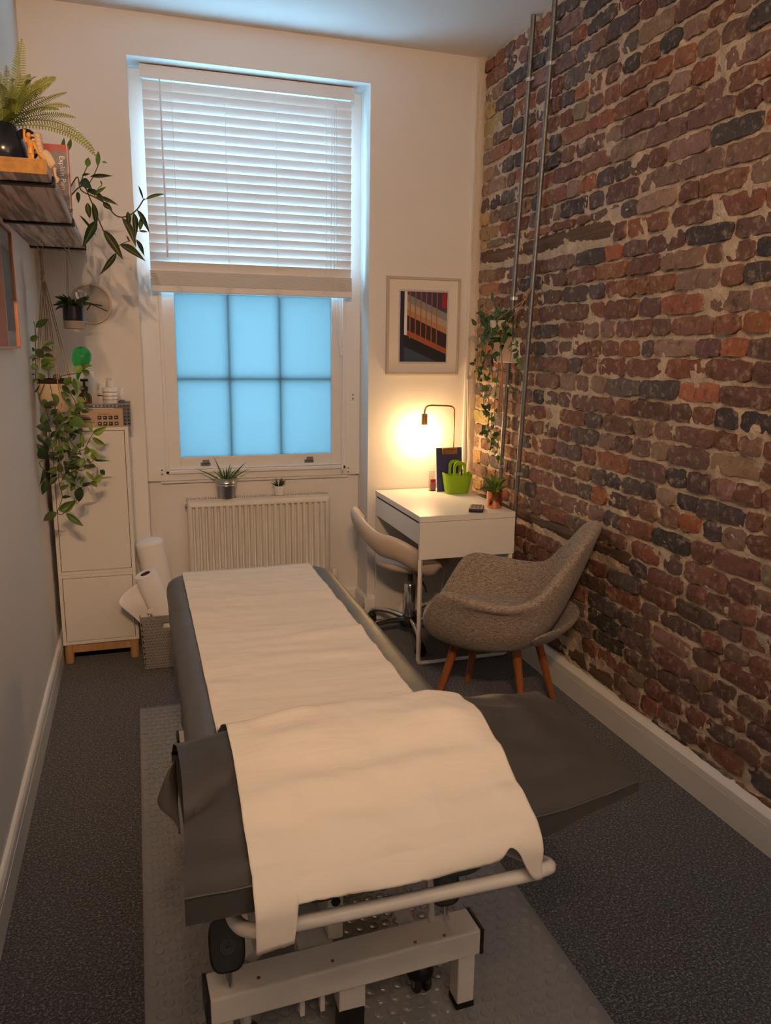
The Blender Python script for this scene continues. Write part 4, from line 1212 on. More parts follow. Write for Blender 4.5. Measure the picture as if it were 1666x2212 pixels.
for p0, p1, w, m in (
    ((0.296, 3.44, 2.09), (0.386, 3.42, 2.068), .019, 'D'), ((0.483, 3.44, 2.093), (0.466, 3.46, 2.152), .008, 'C'), ((0.49, 3.44, 2.094), (0.566, 3.43, 2.122), .014, 'A'),
    ((0.456, 3.44, 2.054), (0.503, 3.44, 1.966), .020, 'C'), ((0.443, 3.44, 2.042), (0.447, 3.43, 1.945), .024, 'C'), ((0.463, 3.44, 1.974), (0.475, 3.45, 2.039), .018, 'A'),
    ((0.46, 3.44, 1.973), (0.494, 3.44, 1.972), .009, 'D'), ((0.397, 3.44, 2.021), (0.449, 3.41, 1.915), .030, 'D'), ((0.421, 3.44, 2.045), (0.423, 3.44, 1.989), .020, 'C'),
    ((0.447, 3.44, 1.941), (0.478, 3.46, 1.88), .018, 'C'), ((0.384, 3.45, 1.918), (0.48, 3.42, 1.86), .032, 'D'), ((0.324, 3.45, 1.971), (0.393, 3.43, 1.863), .034, 'D'),
    ((0.369, 3.45, 1.886), (0.302, 3.43, 1.796), .022, 'D'), ((0.302, 3.45, 2.004), (0.243, 3.42, 1.897), .034, 'C'), ((0.291, 3.45, 2.072), (0.3, 3.45, 1.983), .024, 'C'),
    ((0.271, 3.46, 2.072), (0.275, 3.46, 2.014), .024, 'D'), ((0.304, 3.44, 2.1), (0.346, 3.44, 2.134), .013, 'A'), ((0.329, 3.44, 2.137), (0.324, 3.44, 2.156), .007, 'A'),
    ((0.237, 3.47, 2.112), (0.238, 3.46, 2.069), .016, 'C'), ((0.238, 3.47, 2.025), (0.297, 3.47, 1.951), .010, 'C'), ((0.252, 3.47, 2.156), (0.292, 3.43, 2.118), .036, 'C'),
    ((0.329, 3.44, 2.072), (0.362, 3.43, 2.047), .022, 'C'), ((0.269, 3.46, 2.118), (0.33, 3.44, 2.097), .024, 'C'), ((0.421, 3.45, 1.931), (0.411, 3.45, 1.956), .008, 'D'),
    ((0.278, 3.46, 2.203), (0.285, 3.46, 2.24), .022, 'A'), ((0.287, 3.45, 2.167), (0.373, 3.44, 2.175), .015, 'C'), ((0.318, 3.45, 2.206), (0.323, 3.46, 2.268), .018, 'A'),
    ((0.334, 3.45, 2.224), (0.355, 3.45, 2.222), .010, 'A'), ((0.188, 3.6, 2.281), (0.19, 3.62, 2.343), .016, 'A'), ((0.199, 3.6, 2.282), (0.219, 3.62, 2.343), .017, 'A'), ((0.257, 3.46, 2.171), (0.288, 3.45, 2.178), .010, 'C'),
): leaf(tp, p0, p1, w, MAT[m], rnd.choice(['long', 'oval']), up=(rnd.uniform(-.4, .5), -1, rnd.uniform(-.2, .5)))

# --- fern in a dark vase with ring handles
fv = thing('fern_vase', 'glossy dark vase with a bushy yellow-green fern at the near end of the shelf', 'plant', (.10, 2.50, SZ + ST))
vx, vy = .105, 2.50
MB().lathe([(.035, 0), (.048, .004), (.062, .03), (.060, .06), (.045, .10), (.034, .118), (.030, .12), (.028, .10), (.005, .1)], (vx, vy, SZ + ST), 32).build('vase', M_glaze, fv, smooth=True, angle=80)
b = MB()
for a in (-20, 160):
    c, s_ = math.cos(math.radians(a)), math.sin(math.radians(a))
    pts = [(vx + (.040 + .030 * (1 + math.cos(2 * PI * i / 20))) * c * .9, vy + (.040 + .030 * (1 + math.cos(2 * PI * i / 20))) * s_ * .9, SZ + ST + .062 + .036 * math.sin(2 * PI * i / 20)) for i in range(20)]
    MB().tube(pts, .011, 10, closed=True).build('ring_handle', M_glaze, fv, smooth=True)
def frond(p0, p1, p2, wid, parent, mat, flat=(0, 0, 1)):
    p0, p1, p2 = V(p0), V(p1), V(p2); b = MB(); n = 34; pts = []
    for i in range(n + 1):
        t = i / n; pts.append((1 - t) ** 2 * p0 + 2 * t * (1 - t) * p1 + t * t * p2)
    b.tube(pts[::3] + [pts[-1]], .0011, 5)
    for i in range(4, n + 1):
        t = i / n; tg = (pts[min(n, i + 1)] - pts[i - 1]).normalized(); s_ = tg.cross(V(flat))
        if s_.length < .05: s_ = tg.orthogonal()
        s_.normalize(); nn = s_.cross(tg)
        w = wid * (math.sin(PI * min(1, t * .82 + .12)) ** .8 + .06) * (1 if t < .96 else .5); sp_ = (pts[n] - pts[0]).length / n * .36
        for sd in (-1, 1):
            d = (s_ * sd + tg * .35 - nn * .18).normalized(); q = tg.cross(d).normalized() * .0006
            a = pts[i]; e = a + d * w; m1 = a + d * w * .55
            b.add([a - tg * sp_ * .5, m1 - tg * sp_ * .75, e, m1 + tg * sp_ * .75, a + tg * sp_ * .5], [(0, 1, 2, 3, 4)])
    return b.build('frond', mat, parent)
base = Vector((vx, vy, SZ + ST + .11))
for tip, mid, w in (
    ((0.17, 2.5, 2.323), (0.154, 2.5, 2.229), .022), ((0.113, 2.62, 2.29), (0.123, 2.56, 2.227), .014), ((0.109, 2.46, 2.229), (0.119, 2.48, 2.187), .020), ((0.206, 2.4, 2.206), (0.181, 2.44, 2.211), .022),
    ((0.25, 2.48, 2.233), (0.203, 2.48, 2.216), .022), ((0.222, 2.56, 2.256), (0.185, 2.52, 2.212), .020), ((0.271, 2.56, 2.22), (0.211, 2.52, 2.191), .014), ((0.283, 2.44, 2.152), (0.216, 2.46, 2.175), .018),
    ((0.291, 2.54, 2.151), (0.219, 2.52, 2.166), .016), ((0.338, 2.46, 2.053), (0.258, 2.46, 2.159), .019), ((0.345, 2.42, 2.026), (0.274, 2.44, 2.129), .016), ((0.122, 2.38, 2.091), (0.121, 2.42, 2.162), .020), ((0.156, 2.36, 2.102), (0.166, 2.4, 2.177), .022),
    ((0.067, 2.5, 2.204), (0.108, 2.5, 2.208), .020), ((0.063, 2.44, 2.13), (0.095, 2.46, 2.179), .020), ((0.175, 2.6, 2.268), (0.158, 2.56, 2.231), .018), ((0.219, 2.4, 2.181), (0.184, 2.44, 2.182), .022), ((0.148, 2.42, 2.202), (0.146, 2.46, 2.184), .020),
    ((0.241, 2.42, 2.199), (0.196, 2.44, 2.19), .020), ((0.19, 2.38, 2.192), (0.175, 2.42, 2.182), .022), ((0.23, 2.36, 2.149), (0.195, 2.4, 2.156), .020), ((0.211, 2.34, 2.154), (0.182, 2.4, 2.161), .020), ((0.126, 2.38, 2.175), (0.131, 2.42, 2.168), .020), ((0.153, 2.56, 2.254), (0.153, 2.52, 2.202), .020), ((0.258, 2.4, 2.132), (0.205, 2.42, 2.153), .018), ((0.095, 2.42, 2.104), (0.114, 2.46, 2.165), .020), ((0.143, 2.35, 2.137), (0.15, 2.4, 2.155), .022), ((0.205, 2.55, 2.243), (0.174, 2.52, 2.201), .020),
): frond(base + V((rnd.uniform(-.014, .014), rnd.uniform(-.014, .014), 0)), mid, tip, w, fv, M_fern, (rnd.uniform(-.25, .25), -.75, .6))

# --- potted plants on the radiator
bp_ = thing('bucket_plant', 'spiky green plant in a ribbed silver metal bucket on the radiator', 'plant', (.858, D + .125, RZ1))
bx, by = .856, D + .112
MB().lathe([(.034, 0), (.045, .001), (.047, .004), (.0525, .07), (.0545, .072), (.0535, .075), (.0555, .083), (.0575, .085), (.0565, .088), (.0565, .104), (.0595, .106), (.0595, .109), (.056, .109), (.054, .095), (.005, .095)], (bx, by, RZ1), 36).build('bucket', M_silver, bp_, smooth=True, angle=50)
for p1, w in (((0.691, 4.2, 0.892), .012), ((0.795, 4.24, 0.946), .011), ((0.972, 4.26, 0.907), .012), ((0.986, 4.2, 0.88), .011), ((0.883, 4.22, 0.911), .012), ((0.899, 4.28, 0.886), .011), ((0.78, 4.18, 0.882), .010), ((0.838, 4.18, 0.888), .010), ((0.816, 4.26, 0.862), .009), ((0.91, 4.17, 0.887), .010), ((0.86, 4.2, 0.894), .011)):
    p1 = V(p1); p0 = Vector((bx + (p1.x - bx) * .12, by + rnd.uniform(-.012, .012), RZ1 + .09)); md = p0.lerp(p1, .5) + Vector((0, 0, .012))
    b = MB(); n = 6
    pts = [(1 - t) ** 2 * p0 + 2 * t * (1 - t) * md + t * t * p1 for t in [i / n for i in range(n + 1)]]
    b.tube(pts, [w * .5 * (1 - .92 * (i / n) ** 1.4) for i in range(n + 1)], 6)
    b.build('leaf', M_leafC if rnd.random() < .5 else M_leafA, bp_, smooth=True)
wp = thing('small_succulent', 'tiny dark spiky succulent in a small white pot on the radiator', 'plant', (1.146, D + .125, RZ1))
wx, wy = 1.146, D + .125
MB().lathe([(.018, 0), (.023, .001), (.0285, .052), (.026, .052), (.024, .045), (.003, .045)], (wx, wy, RZ1), 28).build('pot', M_whitepot, wp, smooth=True, angle=50)
for i in range(24):
    a = rnd.uniform(0, 2 * PI); el = rnd.uniform(.55, 1.45); L = rnd.uniform(.035, .058)
    p0 = Vector((wx + .008 * math.cos(a), wy + .008 * math.sin(a), RZ1 + .046)); d = Vector((math.cos(a) * math.cos(el), math.sin(a) * math.cos(el), math.sin(el)))
    MB().tube([p0, p0 + d * L * .5, p0 + d * L], [.0042, .0036, .0004], 5).build('leaf', M_leafC, wp, smooth=True)

# --- copper pot plant on the desk
cp = thing('copper_pot_plant', 'small spiky yellow-green succulent in a shiny copper pot on the desk', 'plant', (2.105, 3.49, .75))
cx_, cy_ = 2.105, 3.492
MB().lathe([(.034, 0), (.0395, .001), (.0405, .004), (.0405, .084), (.038, .084), (.037, .07), (.003, .07)], (cx_, cy_, .75), 36).build('pot', M_copper, cp, smooth=True, angle=50)
for i in range(30):
    a = rnd.uniform(0, 2 * PI); el = rnd.uniform(.50, 1.5); L = rnd.uniform(.065, .110)
    p0 = Vector((cx_ + .010 * math.cos(a), cy_ + .010 * math.sin(a), .822)); d = Vector((math.cos(a) * math.cos(el), math.sin(a) * math.cos(el), math.sin(el)))
    leaf(cp, p0, p0 + d * L, .013, rnd.choice([M_leafA, M_leafB, M_leafB]), 'blade', up=(0, 0, 1) if el < 1.3 else (1, 0, 0))

# --- ivy hanging against the brick wall
iv = thing('ivy_planter', 'hanging ivy planter with a jute tassel tied to the conduits on the brick wall', 'hanging plant', (2.14, 3.58, 1.60))
ring_c = V((2.19, 3.43, 1.774)); ic = Vector((2.135, 3.56, 1.60))
MB().tube([ring_c + Vector((0, .016 * math.cos(2 * PI * i / 20), .016 * math.sin(2 * PI * i / 20))) for i in range(20)], .0028, 8, closed=True).build('ring', M_wood, iv, smooth=True)
b = MB().lathe([(.03, 0), (.045, .01), (.055, .05), (.056, .08), (.052, .08), (.05, .06), (.004, .06)], (ic.x, ic.y, 1.585), 24); b.build('pot', M_creamglaze, iv, smooth=True)
b = MB()
for a in (0, 90, 180, 270):
    e = ic + Vector((.055 * math.cos(math.radians(a)), .055 * math.sin(math.radians(a)), .05))
    b.tube([ring_c - V((0, 0, .015)), e, (ic.x, ic.y, 1.575)], .0018, 5)
b.tube([ring_c + V((0, -.01, .012)), ring_c + V((.0, -.06, .03)), ring_c + V((.01, -.05, .045)), ring_c + V((0, .0, .018))], .003, 6)
tz = (2.135, 3.483, 1.361)
b.tube([(ic.x, ic.y, 1.575), (2.135, 3.53, 1.42)], .004, 6)
for i in range(22):
    a = rnd.uniform(0, 6.28); b.tube([(2.135, 3.53, 1.42), (2.135 + .008 * math.cos(a), 3.53 + .010 * math.sin(a), 1.33), (2.135 + .016 * math.cos(a), 3.525 + .022 * math.sin(a), rnd.uniform(1.19, 1.25))], .0012, 4)
b.build('macrame_cord', M_jute, iv, smooth=True)
def vine(pts, n, size, jit=.012):
    P = smoothpath(pts, 8)
    MB().tube(P, .0014, 5).build('stem', M_stemg, iv, smooth=True)
    for i in range(n):
        c = P[min(len(P) - 1, int(i / n * len(P)))] + Vector((rnd.uniform(-jit, jit), rnd.uniform(-jit, jit), rnd.uniform(-jit, jit)))
        d = Vector((rnd.uniform(-.6, .05), rnd.uniform(-1, 1), rnd.uniform(-.9, .5))).normalized() * rnd.uniform(.9, 1.6) * size
        if c.x + d.x > 2.20: d.x = -abs(d.x)
        leaf(iv, c, c + d, size * rnd.uniform(.55, .85), rnd.choice([M_ivy, M_ivyd, M_ivyd, M_leafA]), 'ivy', up=(-1, rnd.uniform(-.9, .2), rnd.uniform(-.2, .8)))
vine([ic + V((0, 0, .06)), (2.12, 3.652, 1.65), (2.13, 3.727, 1.514), (2.13, 3.764, 1.42), (2.14, 3.803, 1.347)], 34, .032)
vine([ic + V((0, .02, .06)), (2.12, 3.596, 1.616), (2.12, 3.642, 1.423), (2.13, 3.659, 1.26), (2.13, 3.652, 1.119), (2.13, 3.574, 1.057)], 50, .034)
vine([ic + V((0, -.02, .06)), (2.11, 3.374, 1.601), (2.11, 3.328, 1.517), (2.12, 3.322, 1.454)], 18, .032)
vine([ic + V((0, .02, .05)), (2.12, 3.534, 1.515), (2.12, 3.571, 1.243), (2.13, 3.534, 1.085), (2.13, 3.492, 0.974)], 34, .031)
vine([(2.13, 3.438, 1.363), (2.13, 3.397, 1.343), (2.13, 3.338, 1.325)], 6, .026)
vine([ic + V((0, .03, .06)), (2.13, 3.723, 1.584), (2.14, 3.828, 1.49), (2.14, 3.845, 1.418)], 14, .026)
for i in range(120):
    c = Vector((rnd.uniform(2.08, 2.17), rnd.gauss(3.57, .075), rnd.gauss(1.645, .042)))
    d = Vector((rnd.uniform(-.7, .2), rnd.uniform(-1, 1), rnd.uniform(-.9, .8))).normalized() * rnd.uniform(.032, .055)
    leaf(iv, c, c + d, rnd.uniform(.020, .032), rnd.choice([M_ivyd, M_ivyd, M_ivy]), 'ivy', up=(-1, rnd.uniform(-.9, .2), rnd.uniform(-.2, .8)))

# ------------------------------------------------------------------ desk lamp
lx, ly = 2.096, 4.028
lamp = thing('desk_lamp', 'lit globe-bulb lamp with a bent brass arm on the white desk', 'lamp', (lx, ly, .75))
MB().lathe([(.034, 0), (.038, .002), (.038, .010), (.035, .013), (.006, .014)], (lx, ly, .75), 32).build('base', M_brass, lamp, smooth=True, angle=50)
gx, gz = 1.920, 1.062
MB().tube(smoothpath([(lx, ly, .76), (lx, ly, 1.0), (lx, ly, 1.178), (lx - .006, ly, 1.206), (lx - .030, ly, 1.218), (lx - .10, ly, 1.221), (gx + .035, ly, 1.222), (gx + .010, ly, 1.214), (gx, ly, 1.188), (gx, ly, 1.168)], 6), .0048, 12).build('arm', M_brass, lamp, smooth=True)
MB().lathe([(.010, .060), (.017, .058), (.018, .0), (.014, -.001)], (gx, ly, 1.118), 24).build('socket', M_brass, lamp, smooth=True, angle=50)
MB().lathe([(.014, .012), (.014, 0), (.012, -.004)], (gx, ly, 1.108), 20).build('lamp_cap', M_steel, lamp, smooth=True)
M_globe = emis('glowing_globe', (1.0, .60, .25), 44.0)
b = MB().ball((gx, ly, gz - .005), .0600, 24)
b.build('globe_bulb', M_globe, lamp, smooth=True)

# ------------------------------------------------------------------ desk things
cl = thing('clipboard', 'dark blue clipboard with a brass clip leaning on the wall beside the lamp', 'clipboard', (2.05, 3.98, .75))
MCL = tr(2.053, 3.952, .752) @ rot('Z', 3) @ rot('X', -7)
MB().box(-.078, .078, 0, .004, 0, .243, MCL).build('board', M_blue, cl, bevel=.0015)
c_ = MB().box(-.045, .045, -.008, -.001, .205, .232, MCL); c_.tube([MCL @ Vector((-.045, -.008, .236)), MCL @ Vector((.045, -.008, .236))], .006, 10)
c_ = c_.build('clip', M_brass, cl, bevel=.001)
for x in (-.034, .034): MB().cyl(MCL @ Vector((x, -.0095, .216)), MCL @ Vector((x, -.0075, .216)), .003, n=10).build('rivet', M_steel, c_)
# leaflet holder behind
lh = thing('leaflet_holder', 'clear leaflet holder half hidden behind the blue clipboard', 'holder', (1.965, 4.03, .75))
MB().box(1.952, 1.985, 4.02, 4.024, .75, .86).build('back_plate', M_clear, lh); MB().box(1.952, 1.985, 3.99, 3.993, .75, .80).build('front_lip', M_clear, lh); MB().box(1.952, 1.985, 3.99, 4.024, .75, .753).build('base', M_clear, lh)
lf = MB().box(1.955, 1.985, 4.000, 4.006, .753, .815).build('leaflets', M_red, lh)
# green caddy
cd = thing('desk_caddy', 'lime green bag-shaped desk caddy with two handles holding pens', 'caddy', (2.072, 3.915, .75))
MD = tr(2.072, 3.905, .7505) @ rot('Z', -3)
def _cd(u, v, inn=0.0):
    a = 2 * PI * u; z = v * .103
    hx = lerp(.062, .079, v) - inn; hy = lerp(.030, .040, v) - inn
    c, s_ = math.cos(a), math.sin(a); e = .32
    dz = .012 * (abs(c) ** 3) * v
    return (hx * math.copysign(abs(c) ** e, c), hy * math.copysign(abs(s_) ** e, s_), max(inn, z) + dz)
b = MB(); b.grid(lambda u, v: _cd(u, v), 48, 8, wu=True, M=MD); b.grid(lambda u, v: _cd(1 - u, v, .003), 48, 8, wu=True, M=MD)
b.add([MD @ Vector(_cd(i / 48, 0)) for i in range(48)], [tuple(range(47, -1, -1))])
b.build('tub', M_lime, cd, smooth=True, angle=50)
for yy in (-.038, .038):
    pts = [(-.036, yy, .095), (-.036, yy, .150), (-.030, yy, .168), (-.015, yy, .178), (.015, yy, .178), (.030, yy, .168), (.036, yy, .150), (.036, yy, .095)]
    b = MB()
    P = smoothpath(pts, 5); n = len(P)
    for i in range(n - 1):
        pass
    ins = [Vector((p.x * .60, p.y, lerp(.095, p.z, .80) if p.z > .12 else p.z)) for p in P]
    vs = []
    for y2 in (-.002, .002):
        vs += [MD @ (p + Vector((0, y2, 0))) for p in P] + [MD @ (p + Vector((0, y2, 0))) for p in ins]
    fs = []
    for i in range(n - 1):
        fs += [(i, i + 1, n + i + 1, n + i), (2 * n + i, 3 * n + i, 3 * n + i + 1, 2 * n + i + 1), (i, 2 * n + i, 2 * n + i + 1, i + 1), (n + i, n + i + 1, 3 * n + i + 1, 3 * n + i)]
    b.add(vs, fs); b.build('handle', M_lime, cd, smooth=True, angle=50)
for (x, y, dx, h, m, nm) in ((-.02, .0, .004, .125, M_black, 'black'), (.006, -.012, .008, .118, M_kraft, 'tan'), (.020, .010, .012, .128, M_black, 'dark'), (.030, -.004, .02, .120, M_bottle, 'white')):
    o = MB().tube([MD @ Vector((x, y, .012)), MD @ Vector((x + dx, y, h))], .0045, 8).build('pen', m, smooth=True)
    tag(o, {'black': 'black pen at the handle side of the green caddy', 'tan': 'short tan pen between the handles of the green caddy', 'dark': 'dark pen standing near the middle of the green caddy', 'white': 'white pen leaning at the edge of the green caddy'}[nm], 'pen', 'pens in the green caddy')
# card reader
cr = thing('card_reader', 'small navy card reader with screen and keys lying on the desk', 'card reader', (1.985, 3.44, .75))
MR = tr(1.985, 3.442, .7505) @ rot('Z', -28)
MB().box(-.035, .035, -.058, .058, 0, .018, MR).build('body', M_navy, cr, bevel=.006, seg=3)
MB().box(-.031, .031, -.053, .053, .0175, .0192, MR).build('face_plate', M_kraft, cr, bevel=.0006)
MB().box(-.024, .024, .022, .046, .0190, .0200, MR).build('screen', M_ink, cr)
for i in range(3):
    for j in range(3): MB().box(-.026 + i * .018, -.012 + i * .018, -.045 + j * .020, -.031 + j * .020, .0190, .0202, MR).build('key', M_greyd, cr)

# ------------------------------------------------------------------ framed print by the window
pf = thing('framed_print', 'pale-framed print in blue and orange blocks hanging above the desk lamp', 'picture', (1.925, D - .012, 1.39))
fx, gx2, fz, gz2 = 1.7144, 2.1355, 1.3887, 1.9021
M_frame = pmat('pale_grey_wood_frame', (.50, .44, .38), .5)
b = MB(); t = .013; y0, y1 = D - .026, D - .002
b.box(fx, fx + t, y0, y1, fz, gz2); b.box(gx2 - t, gx2, y0, y1, fz, gz2); b.box(fx + t, gx2 - t, y0, y1, fz, fz + t); b.box(fx + t, gx2 - t, y0, y1, gz2 - t, gz2)
b.build('frame', M_frame, pf, bevel=.0015)
M_mount = pmat('mount_board', (.76, .72, .66), .8)
MB().box(fx + t, gx2 - t, D - .014, D - .004, fz + t, gz2 - t).build('mount', M_mount, pf)
ax0, ax1, az0, az1 = 1.7844, 2.068, 1.448, 1.834
b = MB(); out = []
for i in range(60):
    q = i / 15; k = i // 15; f_ = q - k; j = rnd.uniform(0, .003)
    out.append([(lerp(ax0, ax1, f_), az0 - j), (ax1 + j, lerp(az0, az1, f_)), (lerp(ax1, ax0, f_), az1 + j), (ax0 - j, lerp(az1, az0, f_))][k])
b.add([(x, D - .0155, z) for x, z in out] + [(x, D - .0138, z) for x, z in out], [tuple(range(59, -1, -1))] + [(i, (i + 1) % 60, 60 + (i + 1) % 60, 60 + i) for i in range(60)])
b.build('torn_edge_paper', pmat('print_paper', (.56, .52, .52), .8), pf)
def artmat():
    m = pmat('abstract_print', (.5, .4, .3), .7); nt, bs = nodes(m)
    tc = nt.nodes.new('ShaderNodeTexCoord'); sp = nt.nodes.new('ShaderNodeSeparateXYZ'); nt.links.new(tc.outputs['Object'], sp.inputs[0])
    mr = nt.nodes.new('ShaderNodeMath'); mr.operation = 'MULTIPLY_ADD'; mr.inputs[1].default_value = .42; mr.inputs[2].default_value = -.42 * 1.83
    nt.links.new(sp.outputs['X'], mr.inputs[0])
    ad = nt.nodes.new('ShaderNodeMath'); ad.operation = 'ADD'; nt.links.new(sp.outputs['Z'], ad.inputs[0]); nt.links.new(mr.outputs[0], ad.inputs[1])
    rg = nt.nodes.new('ShaderNodeMapRange'); rg.inputs[1].default_value = 1.455; rg.inputs[2].default_value = 1.83; nt.links.new(ad.outputs[0], rg.inputs[0])
    rp = nt.nodes.new('ShaderNodeValToRGB'); rp.color_ramp.interpolation = 'CONSTANT'; e = rp.color_ramp.elements
    e[0].position = 0; e[0].color = (.035, .06, .10, 1); e[1].position = .95; e[1].color = (.06, .05, .10, 1)
    for p, c in ((.20, (.012, .014, .022)), (.37, (.33, .09, .035)), (.45, (.035, .020, .022)), (.66, (.42, .22, .12)), (.74, (.42, .33, .24)), (.84, (.23, .24, .24))):
        k = e.new(p); k.color = (*c, 1)
    nt.links.new(rg.outputs[0], rp.inputs['Fac']); nt.links.new(rp.outputs['Color'], bs.inputs['Base Color']); return m
MB().box(ax0 + .007, ax1 - .007, D - .0165, D - .0150, az0 + .008, az1 - .008).build('print', artmat(), pf)
MB().box(ax0 + .007, ax0 + .030, D - .0172, D - .0160, az0 + .008, az1 - .008).build('dark_band', M_navy, pf)
MB().box(ax0 + .030, ax0 + .046, D - .0172, D - .0160, az0 + .15, az1 - .008).build('pale_band', M_mount, pf)
MB().box(ax1 - .036, ax1 - .012, D - .0172, D - .0160, az1 - .09, az1 - .014).build('red_block', M_red, pf)
M_orange = pmat('orange_print', (.36, .11, .045), .7)
for i in range(6):
    x = ax0 + .060 + i * .031
    MB().box(x, x + .0055, D - .0170, D - .0160, 1.578 - i * .006, az1 - .008).build('stripe', M_orange, pf)

# ------------------------------------------------------------------ framed print on the left wall
lf_ = thing('copper_framed_print', 'copper-framed glazed print on the left wall below the shelf', 'picture', (.01, 2.95, 1.50))
y0, y1, z0, z1 = 2.60, 3.20, 1.507, 1.918
b = MB(); t = .008
b.box(0, .020, y0, y0 + t, z0, z1); b.box(0, .020, y1 - t, y1, z0, z1); b.box(0, .020, y0 + t, y1 - t, z0, z0 + t); b.box(0, .020, y0 + t, y1 - t, z1 - t, z1)
b.build('frame', M_copperframe, lf_, bevel=.001)
MB().box(.003, .008, y0 + t, y1 - t, z0 + t, z1 - t).build('mount', pmat('grey_mount', (.50, .47, .46), .7), lf_)
MB().box(.008, .0095, y0 + t, 2.985, z0 + t, z1 - t).build('orange_panel', pmat('orange_art', (.62, .20, .09), .6), lf_)
MB().box(.008, .0098, 2.985, 2.992, z0 + t, z1 - t).build('white_line', M_mount, lf_)
MB().box(.008, .0094, 2.995, 3.188, z0 + .06, z1 - .07).build('grey_panel', pmat('grey_art', (.19, .18, .18), .6, c2=(.30, .28, .27), vscale=9), lf_)
MB().box(.0140, .0155, y0 + t, y1 - t, z0 + t, z1 - t).build('glazing', M_glass, lf_)

# ------------------------------------------------------------------ wall clock
ck = thing('wall_clock', 'round pale wall clock with black hands behind the small hanging pot', 'clock', (.232, D - .01, 1.62))
MK = tr(.232, D - .001, 1.715) @ rot('X', 90)
MB().lathe([(.086, 0), (.094, 0), (.0955, .012), (.092, .020), (.087, .020), (.086, .012)], (0, 0, 0), 48, MK, cap0=False, cap1=False).build('rim', pmat('pale_wood_rim', (.62, .50, .38), .5), ck, smooth=True, angle=50)
MB().lathe([(.003, .010), (.0868, .010)], (0, 0, 0), 48, MK, cap0=False, cap1=False).build('face', pmat('grey_clock_face', (.44, .42, .38), .7), ck)
for ang, L, w, nm in ((-8, .050, .0030, 'hour_hand'), (-24, .078, .0018, 'minute_hand'), (235, .035, .0028, 'tail_hand')):
    MB().box(-.004, L, -w, w, .0125, .0135, MK @ rot('Z', ang)).build(nm, M_ink, ck)
MB().lathe([(.005, .0125), (.005, .016), (.001, .017)], (0, 0, 0), 12, MK).build('hub', M_ink, ck)

# ------------------------------------------------------------------ on the cabinet
bk_ = thing('storage_basket', 'low grey perforated basket of bottles on the tall cabinet', 'basket', (.28, 3.98, 1.15))
BX_, BY_, BZ_ = (.150, .385), (3.905, 4.085), (1.1505, 1.252)
MB().box(BX_[0] + .004, BX_[1] - .004, BY_[0] + .004, BY_[1] - .004, BZ_[0], BZ_[0] + .004).build('base', M_greyd, bk_)
def lattice(name, fn, nu, nv, mat, parent, th=.0022):
    """a plate with staggered lozenge openings; fn maps u,v in 0..1 to a point"""
    b = MB()
    for j in range(nv):
        for i in range(nu):
            off = .5 if j % 2 else 0
            for (du, dv, eu, ev) in ((0, 0, .5, 1), (.5, 1, 1, 0)):
                pass
    vs = []; fs = []
    for j in range(nv + 1):
        for i in range(nu + 1): vs.append(fn(i / nu, j / nv))
    return b
def perforated(name, p00, pu, pv, nu, nv, mat, parent, hole=.34, solid=.003, tag_=None):
    b = MB(); p00, pu, pv = V(p00), V(pu), V(pv)
    for j in range(nv):
        for i in range(nu):
            sh_ = .5 if j % 2 else 0
            c = [(i, j), (i + 1, j), (i + 1, j + 1), (i, j + 1)]
            hs = hole
            q = [(i + .5 - hs, j + .5), (i + .5, j + .5 - hs), (i + .5 + hs, j + .5), (i + .5, j + .5 + hs)]
            P = [p00 + pu * (x / nu) + pv * (y / nv) for x, y in c + q]
            b.add(P, [(0, 1, 5, 4), (1, 2, 6, 5), (2, 3, 7, 6), (3, 0, 4, 7)])
    return b.build(name, mat, parent, solid=solid, offset=0)
x0, x1 = BX_; y0, y1 = BY_; z0, z1 = BZ_
perforated('front_wall', (x0, y0, z0), (x1 - x0, 0, 0), (0, 0, z1 - z0), 14, 6, M_greyd, bk_)
perforated('rear_wall', (x0, y1, z0), (x1 - x0, 0, 0), (0, 0, z1 - z0), 14, 6, M_greyd, bk_)
perforated('side_wall', (x1, y0, z0), (0, y1 - y0, 0), (0, 0, z1 - z0), 11, 6, M_grey, bk_)
perforated('side_wall', (x0, y0, z0), (0, y1 - y0, 0), (0, 0, z1 - z0), 11, 6, M_greyd, bk_)
MB().tube([(x0, y0, z1), (x1, y0, z1), (x1, y1, z1), (x0, y1, z1)], .0035, 8, closed=True).build('rim', M_grey, bk_, smooth=True)

gb = thing('glove_box', 'tan printed glove carton with eight pictograms lying before the basket on the cabinet', 'carton', (.253, 3.872, 1.15))
g0, g1, gy0, gy1, gz0, gz1 = .152, .352, 3.853, 3.898, 1.1503, 1.2345
MB().box(g0, g1, gy0, gy1, gz0, gz1).build('carton', M_kraft, gb, bevel=.0015)
MB().box(g0 + .02, g1 - .04, gy0 + .008, gy1 - .008, gz1 - .001, gz1 + .0012).build('opening', M_roll, gb)
for j in range(2):
    for i in range(4):
        x = .2485 + i * .0245; z = 1.1935 - j * .0275
        p = MB().box(x - .0085, x + .0085, gy0 - .0008, gy0 + .001, z - .0085, z + .0085).build('pictogram', M_ink, gb)
        q = rnd.random()
        MB().box(x - .0045, x - .0045 + .009 * (.5 + q * .5), gy0 - .0011, gy0 - .0007, z - .001 - .002 * q, z + .0035).build('pictogram_mark', M_kraft, p)
